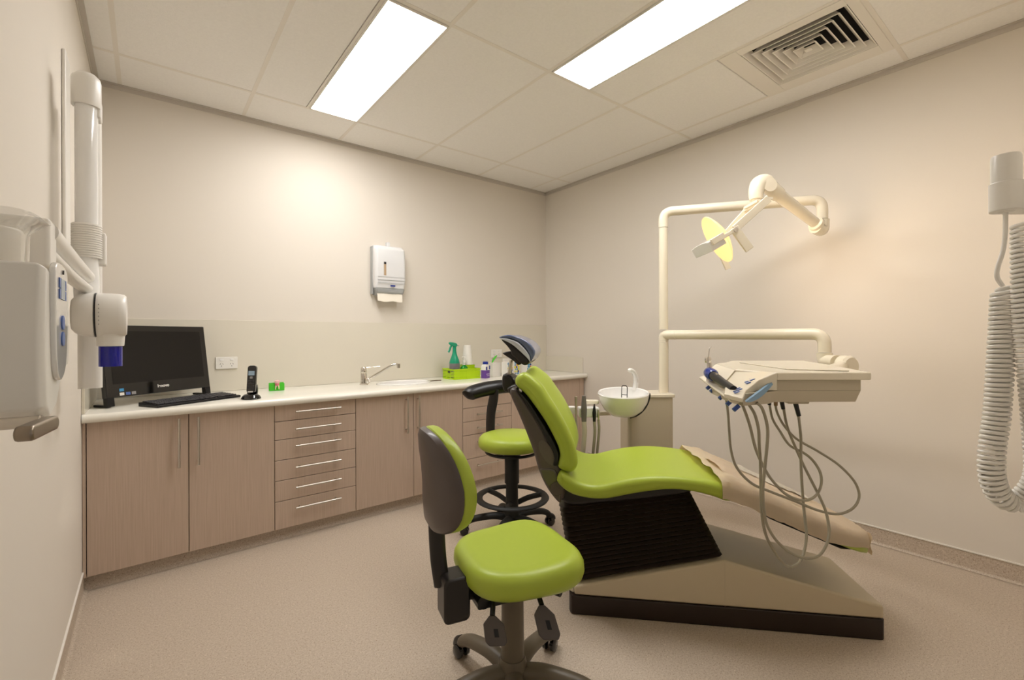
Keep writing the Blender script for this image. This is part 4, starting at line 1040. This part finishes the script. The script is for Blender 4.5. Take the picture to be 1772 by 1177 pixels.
b = BM(); d_ = (J1 - J0).normalized(); lathe(b, [(0, -.006), (.037, -.006), (.038, 0), (.038, .014), (.030, .02), (0, .02)], J0 + d_ * .012, axis=d_, n=24); obj('joint_ring', b, cream_m, po)
b = BM(); tube(b, [J0.lerp(J1, .86), J1 + Vector((-.012, -.005, .012)), Vector(pl_(1.265, 2.31, 1.893)), Vector(pl_(1.222, 2.29, 1.875)), Vector(pl_(1.205, 2.28, 1.832)), Vector(pl_(1.203, 2.275, 1.795))], lambda q: .036 + .006 * math.sin(q * pi) - .006 * q, n=24); obj('shoulder_joint', b, cream_m, po)
b = BM(); lathe(b, [(0, 0), (.034, 0), (.034, .004), (0, .005)], Vector(pl_(1.262, 2.262, 1.865)), axis=(0, -1, 0), n=26); obj('joint_cover', b, cream_m, po)
b = BM(); cyl(b, pl_(1.203, 2.275, 1.797), pl_(1.205, 2.275, 1.765), .022, .020, n=20); box(b, .275, .34, -.53, -.40, 1.765, 1.778); obj('swivel', b, cream_m, po, bevel=.002)
def bar(name, p0, p1, w, th, m_, parent, nrm=(0, 1, 0)):
    p0 = Vector(p0); p1 = Vector(p1); d = (p1 - p0).normalized(); n_ = Vector(nrm); s_ = d.cross(n_).normalized()
    b = BM(); loft(b, [[p + s_ * x * w / 2 + n_ * y * th / 2 for x, y in ((-1, -1), (1, -1), (1, 1), (-1, 1))] for p in (p0, p1)]); return obj(name, b, m_, parent, bevel=.003)
LC = Vector(pl_(1.045, 2.27, 1.622))         # pivot of the lamp head
N1, N2 = -.145, .06
bar('yoke_near', pl_(1.205, 2.165, 1.770), pl_(1.042, 2.165, 1.625), .036, .010, cream_m, po)
bar('yoke_far', pl_(1.205, 2.375, 1.770), pl_(1.075, 2.375, 1.625), .030, .010, cream_m, po)
b = BM(); box(b, 1.19 - .897, 1.222 - .897, 2.16 - 2.74, 2.38 - 2.74, 1.763, 1.775); obj('yoke_bridge', b, cream_m, po, bevel=.002)
# head frame: dish axis (direction of the beam) and the long direction of the dish
ax = Vector((-.86, 0, -.50)).normalized(); up_ = Vector((-.50, 0, .86)).normalized(); sd_ = Vector((0, 1, 0))
head = BM()
def dish(bm, a, bb, dep, c, th=.005, rim0=1.0):
    K = 36; rr = []
    for q in (.04, .3, .55, .75, .9, 1.0): rr.append([c + up_ * a * q * math.cos(2 * pi * k / K) + sd_ * bb * q * math.sin(2 * pi * k / K) + ax * dep * q * q for k in range(K)])
    for q in (1.0, .9, .75, .55, .3, .04): rr.append([c + up_ * a * q * math.cos(2 * pi * k / K) + sd_ * bb * q * math.sin(2 * pi * k / K) + ax * (dep * q * q) - ax * th for k in range(K)])
    loft(bm, rr)
dish(head, .125, .090, .045, LC + ax * .002)
rf = obj('reflector', head, glow_m, po)
bar('side_block_near', LC + sd_ * -.105 + up_ * .012 - ax * .0, LC + sd_ * -.105 - up_ * .115 - ax * .012, .042, .012, cream_m, po)
bar('side_block_far', LC + sd_ * .105 + up_ * .01, LC + sd_ * .105 - up_ * .165 + ax * .02, .030, .012, cream_m, po)
bar('side_rod_near', LC + sd_ * -.105 + up_ * .0, LC + sd_ * -.105 + ax * .085 - up_ * .0, .018, .010, cream_m, po)
b = BM(); lathe(b, [(0, 0), (.011, 0), (.011, .004), (0, .005)], LC + sd_ * -.112, axis=-sd_, n=18); obj('pivot_cap', b, steel_m, po)
# bulb shield, a short tray in front of the dish
b = BM(); F0 = LC + ax * .055; 
loft(b, [[F0 + ax * d + up_ * u_ + sd_ * w for u_, w in ((-.034, -.10), (-.034, .10), (.014, .10), (.020, .04), (.020, -.04), (.014, -.10))] for d in (.006, .082)]); obj('bulb_shield', b, wgloss_m, po, bevel=.003)
b = BM(); loft(b, [[F0 + ax * d + up_ * u_ + sd_ * w for u_, w in ((-.010, -.112), (-.010, -.10), (.020, -.10), (.020, -.112))] for d in (.0, .070)]); obj('grip', b, cream_m, po, bevel=.003)
b = BM(); cyl(b, F0 - ax * .008 - sd_ * .03, F0 - ax * .008 + sd_ * .03, .007, n=14); obj('bulb', b, bulb_m, po)
# the lamp's own light
hw = Matrix.Rotation(ALT, 3, 'Z')
def wpos(v): return PB + hw @ v
def light(kind, name, pos, energy, col, size=.05, target=None, **kw):
    L = bpy.data.lights.new(name, kind); L.energy = energy; L.color = col
    if kind in ('POINT', 'SPOT'): L.shadow_soft_size = size
    for k, v_ in kw.items(): setattr(L, k, v_)
    o = bpy.data.objects.new(name, L); COL.objects.link(o); o.location = pos; o.parent = None
    if target is not None: o.rotation_euler = (Vector(target) - Vector(pos)).to_track_quat('-Z', 'Y').to_euler()
    return o
HRW = CA + Matrix.Rotation(CANG, 3, 'Z') @ Vector((-.2, .2, 1.08))
light('SPOT', 'lamp_beam', wpos(LC + ax * .135), 110, (1, .93, .84), .02, HRW, spot_size=math.radians(20), spot_blend=.6)
light('SPOT', 'lamp_back_glow', wpos(LC - ax * .05 - up_ * .03), 16, (1, .76, .54), .22, (XR, .45, 1.45), spot_size=math.radians(130), spot_blend=1.0)

# delivery arm + instrument tray
dt = thing('delivery_unit', 'cream swing arm with instrument tray and hanging hoses over the foot of the chair', 'instrument tray', tuple(PB), ALT)
b = BM(); cyl(b, pl_(.897, 2.74, 1.092), pl_(.897, 2.74, 1.100), PR * 1.03, n=28); obj('arm_collar', b, cream_m, dt)
b = BM(); tube(b, bend(pl_(.897, 2.74, 1.101), [pl_(.897, 2.74, 1.134), pl_(.93, 2.70, 1.134)], pl_(.95, 2.675, 1.134), .02, 5), PR * 1.02, n=24, smooth=False); obj('arm_turn', b, cream_m, dt)
b = BM(); tube(b, bend(pl_(.905, 2.73, 1.134), [pl_(1.418, 2.10, 1.134)], pl_(1.418, 2.10, 1.050), .05, 8), PR * .98, n=24, smooth=False); obj('lower_arm', b, cream_m, dt)
b = BM(); tube(b, bend(pl_(1.418, 2.10, 1.048), [pl_(1.418, 2.10, 1.010)], pl_(1.418, 2.02, 1.010), .02, 6), .031, n=22, smooth=False); obj('arm_elbow', b, cream_m, dt)
b = BM(); lathe(b, [(0, 0), (.040, 0), (.046, .006), (.046, .04), (.038, .05), (0, .05)], pl_(1.428, 2.01, .995), axis=(.25, -1, 0), n=28); obj('tray_joint', b, cream_m, dt)
b = BM(); tube(b, [pl_(1.425, 2.0, .995), pl_(1.30, 1.86, .990), pl_(1.10, 1.66, .985)], .026, n=18); obj('tray_arm', b, cream_m, dt)
def prism_lt(name, pts, m_, bevel=.004, segs=3):
    """pts: list of ((l,t,ztop),(l,t,zbot))"""
    b = BM(); loft(b, [[Vector(pl_(*q)) for q in (p[0] for p in pts)], [Vector(pl_(*q)) for q in (p[1] for p in pts)]]); return obj(name, b, m_, dt, bevel=bevel, segs=segs)
# upper deck (thin slab, z 1.03)
deck = [(.932, 1.20), (1.045, 1.52), (1.118, 1.78), (.842, 1.78), (.760, 1.66), (.705, 1.60), (.640, 1.33), (.690, 1.205)]
prism_lt('deck', [((l, t_, 1.032), (l, t_, 1.012)) for l, t_ in deck], cream_m)
b = BM(); box(b, .0, .01, 0, .01, 0, .01); b.free()
# rim line and mat on the deck
mt = [(.900, 1.235), (1.005, 1.52), (1.065, 1.73), (.870, 1.73), (.800, 1.63), (.775, 1.30)]
prism_lt('deck_mat', [((l, t_, 1.0345), (l, t_, 1.0325)) for l, t_ in mt], cream_m, bevel=.001, segs=1)
# body
bd = [(.915, 1.215), (1.02, 1.52), (1.09, 1.75), (.86, 1.75), (.70, 1.56), (.60, 1.40), (.572, 1.24), (.572, 1.150), (.655, 1.185), (.70, 1.215)]
prism_lt('tray_body', [((l, t_, .984), (l + (.006 if l < .7 else -.008), t_ + .008, .953)) for l, t_ in bd], cabm_m, bevel=.0)
bu = [(.915, 1.215), (1.02, 1.52), (1.09, 1.75), (.86, 1.75), (.70, 1.56), (.65, 1.40), (.69, 1.215)]
prism_lt('upper_body', [((l, t_, 1.0115), (l, t_, .9845)) for l, t_ in bu], cabm_m, bevel=.0, segs=1)
# sloping control panel on the near front
cp = [(.690, 1.203, 1.0335), (.640, 1.205, 1.012), (.590, 1.170, .990), (.555, 1.115, .978), (.530, 1.160, .984), (.600, 1.30, 1.000), (.655, 1.345, 1.0335)]
prism_lt('control_panel', [(p, (p[0], p[1], min(p[2] - .012, .985))) for p in cp], cream_m, bevel=.003)
# button marks on the control panel
def panel_mark(l, t_, z, w=.012, h=.006, a=0):
    b = BM(); box(b, -w / 2, w / 2, -h / 2, h / 2, -.0006, .0014, TR(*pl_(l, t_, z)) @ RZ(a) @ RY(-.34)); obj('button', b, pblue_m, dt, smooth=False)
for l, t_, z in ((.562, 1.158, .9858), (.578, 1.176, .9905), (.618, 1.212, 1.0040), (.636, 1.225, 1.0105)):
    panel_mark(l, t_, z + .001); panel_mark(l + .004, t_ + .016, z + .0022, .010, .004)
# pale blue lens under the panel lip
b = BM(); rr = []
for k in range(11):
    q = k / 10; l = .566 + .118 * q; t_ = 1.122 + .088 * q; z = .968 + .042 * q; h = .013 * math.sin(pi * q) ** .8 + .001
    rr.append([Vector(pl_(l, t_, z)), Vector(pl_(l + .004, t_ + .012, z + .002)), Vector(pl_(l + .006, t_ + .010, z - h)), Vector(pl_(l + .003, t_ + .0, z - h))])
loft(b, rr); obj('blue_lens', b, lblue_m, dt)
# instrument rest in front: narrow trough plate from near corner to far tip
tip = Vector(pl_(.612, 1.49, 1.000)); nr_ = Vector(pl_(.552, 1.13, .968))
dr = (nr_ - tip).normalized()
b = BM(); sdv = Vector((1, 0, 0))
loft(b, [[p + sdv * x + Vector((0, 0, z)) for x, z in ((-.010, -.010), (-.010, -.003), (.02, .003), (.034, .006), (.034, -.004), (.006, -.016))] for p in (tip, tip.lerp(nr_, .45), tip.lerp(nr_, .9))]); obj('instrument_rest', b, cream_m, dt, bevel=.003)
prism_lt('front_deck', [(p, (p[0], p[1], p[2] - .014)) for p in ((.640, 1.33, 1.030), (.705, 1.60, 1.031), (.62, 1.495, 1.010), (.585, 1.28, .998))], cream_m, bevel=.002)
hps = [.10, .22, .48, .68, .84]
for k, q in enumerate(hps):
    p = tip.lerp(nr_, q) + Vector((.008, -.012, -.024))
    b = BM(); cyl(b, p + Vector((-.008, 0, -.010)), p + Vector((.006, 0, .002)), .0056, n=14); obj('holder_clip', b, blue_m, dt)
# upright contra-angle handpiece
h0 = tip.lerp(nr_, .22) + Vector((.004, 0, -.004)); h1 = Vector(pl_(.605, 1.42, 1.048)); 
b = BM(); cyl(b, h0, h1, .0105, .0065, n=16); k_ = obj('handpiece', b, steel_m, dt)
b = BM(); lathe(b, [(0, -.010), (.0085, -.008), (.010, 0), (.0085, .009), (0, .011)], h1 + Vector((-.004, 0, .006)), n=16); obj('head', b, chrome_m, k_)
b = BM(); tube(b, [h1 + Vector((-.003, 0, .012)), h1 + Vector((-.001, 0, .032)), h1 + Vector((.001, 0, .042)), h1 + Vector((.006, 0, .047))], .0016, n=8); obj('scaler_tip', b, steel_m, k_)
# dark blue and black handpiece lying in the rest
g0 = Vector(pl_(.595, 1.38, 1.013)); g1 = Vector(pl_(.572, 1.19, .988)); gd = (g1 - g0).normalized()
b = BM(); lathe(b, [(0, -.028), (.016, -.028), (.0175, -.02), (.0185, .006), (.015, .018), (0, .018)], g0, axis=gd, n=22); kk = obj('blue_coupling', b, mat('deep_blue_gloss', (16, 52, 150), .2, coat=.3), dt)
b = BM(); lathe(b, [(0, .014), (.0135, .014), (.012, .05), (.0105, .10), (.010, .185), (0, .186)], g0, axis=gd, n=18); obj('black_sleeve', b, black_m, kk)
b = BM(); cyl(b, g0 + gd * .045 + Vector((0, 0, .010)), g0 + gd * .062 + Vector((0, 0, .010)), .004, n=10); obj('steel_pin', b, chrome_m, kk)
# hoses
def unpx(pts):
    """hose points given as (l/t, height/t, t) directions from the lens height"""
    return [Vector(pl_(a * t_, t_, CAMH + h * t_)) for a, h, t_ in pts]
def H(ptsxy, ts):
    n_ = len(ptsxy); out = []
    for i, (x, y) in enumerate(ptsxy):
        f_ = i / (n_ - 1) * (len(ts) - 1); k = min(int(f_), len(ts) - 2); t_ = ts[k] + (ts[k + 1] - ts[k]) * (f_ - k)
        out.append(((x - 886) / 801, (581.5 - y) / 801 - .0035 * (x - 886) / 801, t_))
    return unpx(out)
C2 = lambda L: [(x / 4.43 + 1140, y / 4.43 + 540) for x, y in L]
C3 = lambda L: [(x / 3.0175 + 1160, y / 3.0175 + 740) for x, y in L]
hoses = [
    (C2([(512, 650), (520, 700), (530, 800)]) + C3([(305, 10), (315, 120), (345, 210), (420, 290), (520, 335), (650, 385), (760, 430), (860, 452), (930, 435), (972, 395), (982, 340), (950, 270), (870, 190), (770, 125), (690, 80), (640, 45)]) + C2([(950, 860), (905, 770), (893, 715)]), [1.36, 1.34, 1.34, 1.40, 1.46, 1.50]),
    (C2([(672, 690), (695, 720), (735, 790), (762, 900)]) + C3([(462, 90), (468, 180), (470, 300), (475, 450), (495, 560), (540, 650), (590, 712), (630, 727), (672, 700), (697, 640), (707, 560), (700, 480), (690, 380), (680, 200), (680, 60)]) + C2([(1075, 850), (1068, 790)]), [1.19, 1.20, 1.22, 1.30, 1.36, 1.36]),
    (C2([(618, 670), (650, 740), (695, 870)]) + C3([(443, 110), (482, 200), (525, 270), (590, 340), (650, 372), (710, 380), (762, 350), (786, 290), (778, 230), (740, 170), (690, 130), (620, 92)]) + C2([(930, 920), (870, 820), (848, 715)]), [1.24, 1.25, 1.26, 1.36, 1.44, 1.46]),
    (C2([(750, 695), (790, 740), (825, 850), (832, 960)]) + C3([(490, 220), (480, 330), (485, 430), (502, 510), (550, 590), (620, 652), (700, 682), (770, 670), (812, 610), (825, 540), (812, 450), (780, 370), (740, 290), (690, 190), (645, 90)]) + C2([(985, 890), (965, 800), (955, 735)]), [1.17, 1.18, 1.22, 1.30, 1.38, 1.42])]
for pts, ts in hoses:
    b = BM(); tube(b, H(pts, ts), .0038, n=8, per=6); obj('hose', b, hose_m, dt)
def sleeve(a, c, t_, r, m_):
    p = H([a, c], [t_, t_]); b = BM(); cyl(b, p[0], p[1], r, r * .85, n=12); obj('hose_sleeve', b, m_, dt)
sleeve((1376, 697), (1382, 720), 1.36, .0068, black_m); sleeve((1352, 693), (1355, 708), 1.42, .0065, black_m); sleeve((1331, 694), (1331, 701), 1.46, .006, black_m); sleeve((1342, 694), (1342, 702), 1.50, .0065, mat('brass_brown', (150, 120, 84), .4))
b = BM(); loft(b, [[Vector(pl_(l, t_, z)) for l, t_ in ((.775, 1.30), (.835, 1.30), (.87, 1.42), (.80, 1.42))] for z in (.936, .958)]); obj('hose_outlet_block', b, cabm_m, dt, bevel=.003)

# ================================================================== hand switch on the wall beside the doorway
SW = LT(.855, .80, 1.39)
sw = thing('hand_switch_holder', 'white wall bracket at the right edge, holding a coiled-cord hand switch', 'bracket', tuple(SW), ALT)
b = BM(); loft(b, [[Vector((x, y, z)) for x, y in [(.022 * math.cos(a), .022 * math.sin(a)) for a in [pi / 2 + pi * k / 10 for k in range(11)]] + [(.150, -.022), (.150, .022)]] for z in (-.048, .002)]); obj('bracket', b, white_m, sw, bevel=.002)
b = BM(); box(b, .128, .142, -.05, .06, -.10, .12, RZ(-ALT)) if False else box(b, .118, .150, -.03, .03, -.07, .09); obj('wall_plate', b, white_m, sw, bevel=.003)
hs = thing('hand_switch', 'white cylindrical hand switch with a long coiled cord at the right edge', 'hand switch', tuple(SW), ALT)
b = BM(); lathe(b, [(0, -.050), (.008, -.050), (.0155, -.046), (.0195, -.03), (.0195, .044), (.018, .049), (0, .0505)], n=28); obj('grip', b, white_m, hs)
def hsw(x, y, t_): return Vector(((x - 886) / 801 * t_ - .855, t_ - .80, CAMH + ((581.5 - y) / 801 - .0035 * (x - 886) / 801) * t_ - 1.39))
b = BM(); lead = [hsw(1741, 366, .80), hsw(1740, 405, .80), hsw(1736, 435, .80), hsw(1727, 462, .80), hsw(1726, 480, .80), hsw(1735, 495, .80)]; tube(b, lead, .0034, n=10); obj('cord_lead', b, white_m, hs)
coil = smooth_path([hsw(1738, 497, .80), hsw(1735, 560, .80), hsw(1730, 640, .80), hsw(1724, 720, .80), hsw(1716, 775, .80), hsw(1716, 825, .80), hsw(1730, 858, .80), hsw(1752, 868, .80), hsw(1776, 858, .79), hsw(1796, 820, .78), hsw(1793, 740, .775), hsw(1787, 660, .77), hsw(1778, 560, .77), hsw(1775, 450, .77), hsw(1775, 388, .77)], 40)
# resample by arc length
acc = [0]
for i in range(1, len(coil)): acc.append(acc[-1] + (coil[i] - coil[i - 1]).length)
Lc = acc[-1]; pitch = .0083; turns = Lc / pitch; NP = int(turns * 12); path = []; k = 0
prev = None
for i in range(NP + 1):
    d = Lc * i / NP
    while k < len(acc) - 2 and acc[k + 1] < d: k += 1
    f_ = (d - acc[k]) / max(1e-9, acc[k + 1] - acc[k]); p = coil[k].lerp(coil[k + 1], f_); tn = (coil[min(k + 3, len(coil) - 1)] - coil[max(k - 2, 0)]).normalized()
    if prev is None: prev = frame(tn)[0]
    prev = (prev - tn * prev.dot(tn)).normalized(); bn = tn.cross(prev); a = 2 * pi * i / 12
    rr_ = .0155 * min(1, .3 + i / 30)
    path.append(p + rr_ * (prev * math.cos(a) + bn * math.sin(a)))
b = BM(); tube(b, path, .0034, n=7, smooth=False); obj('coiled_cord', b, white_m, hs)

bpy.context.view_layer.update()
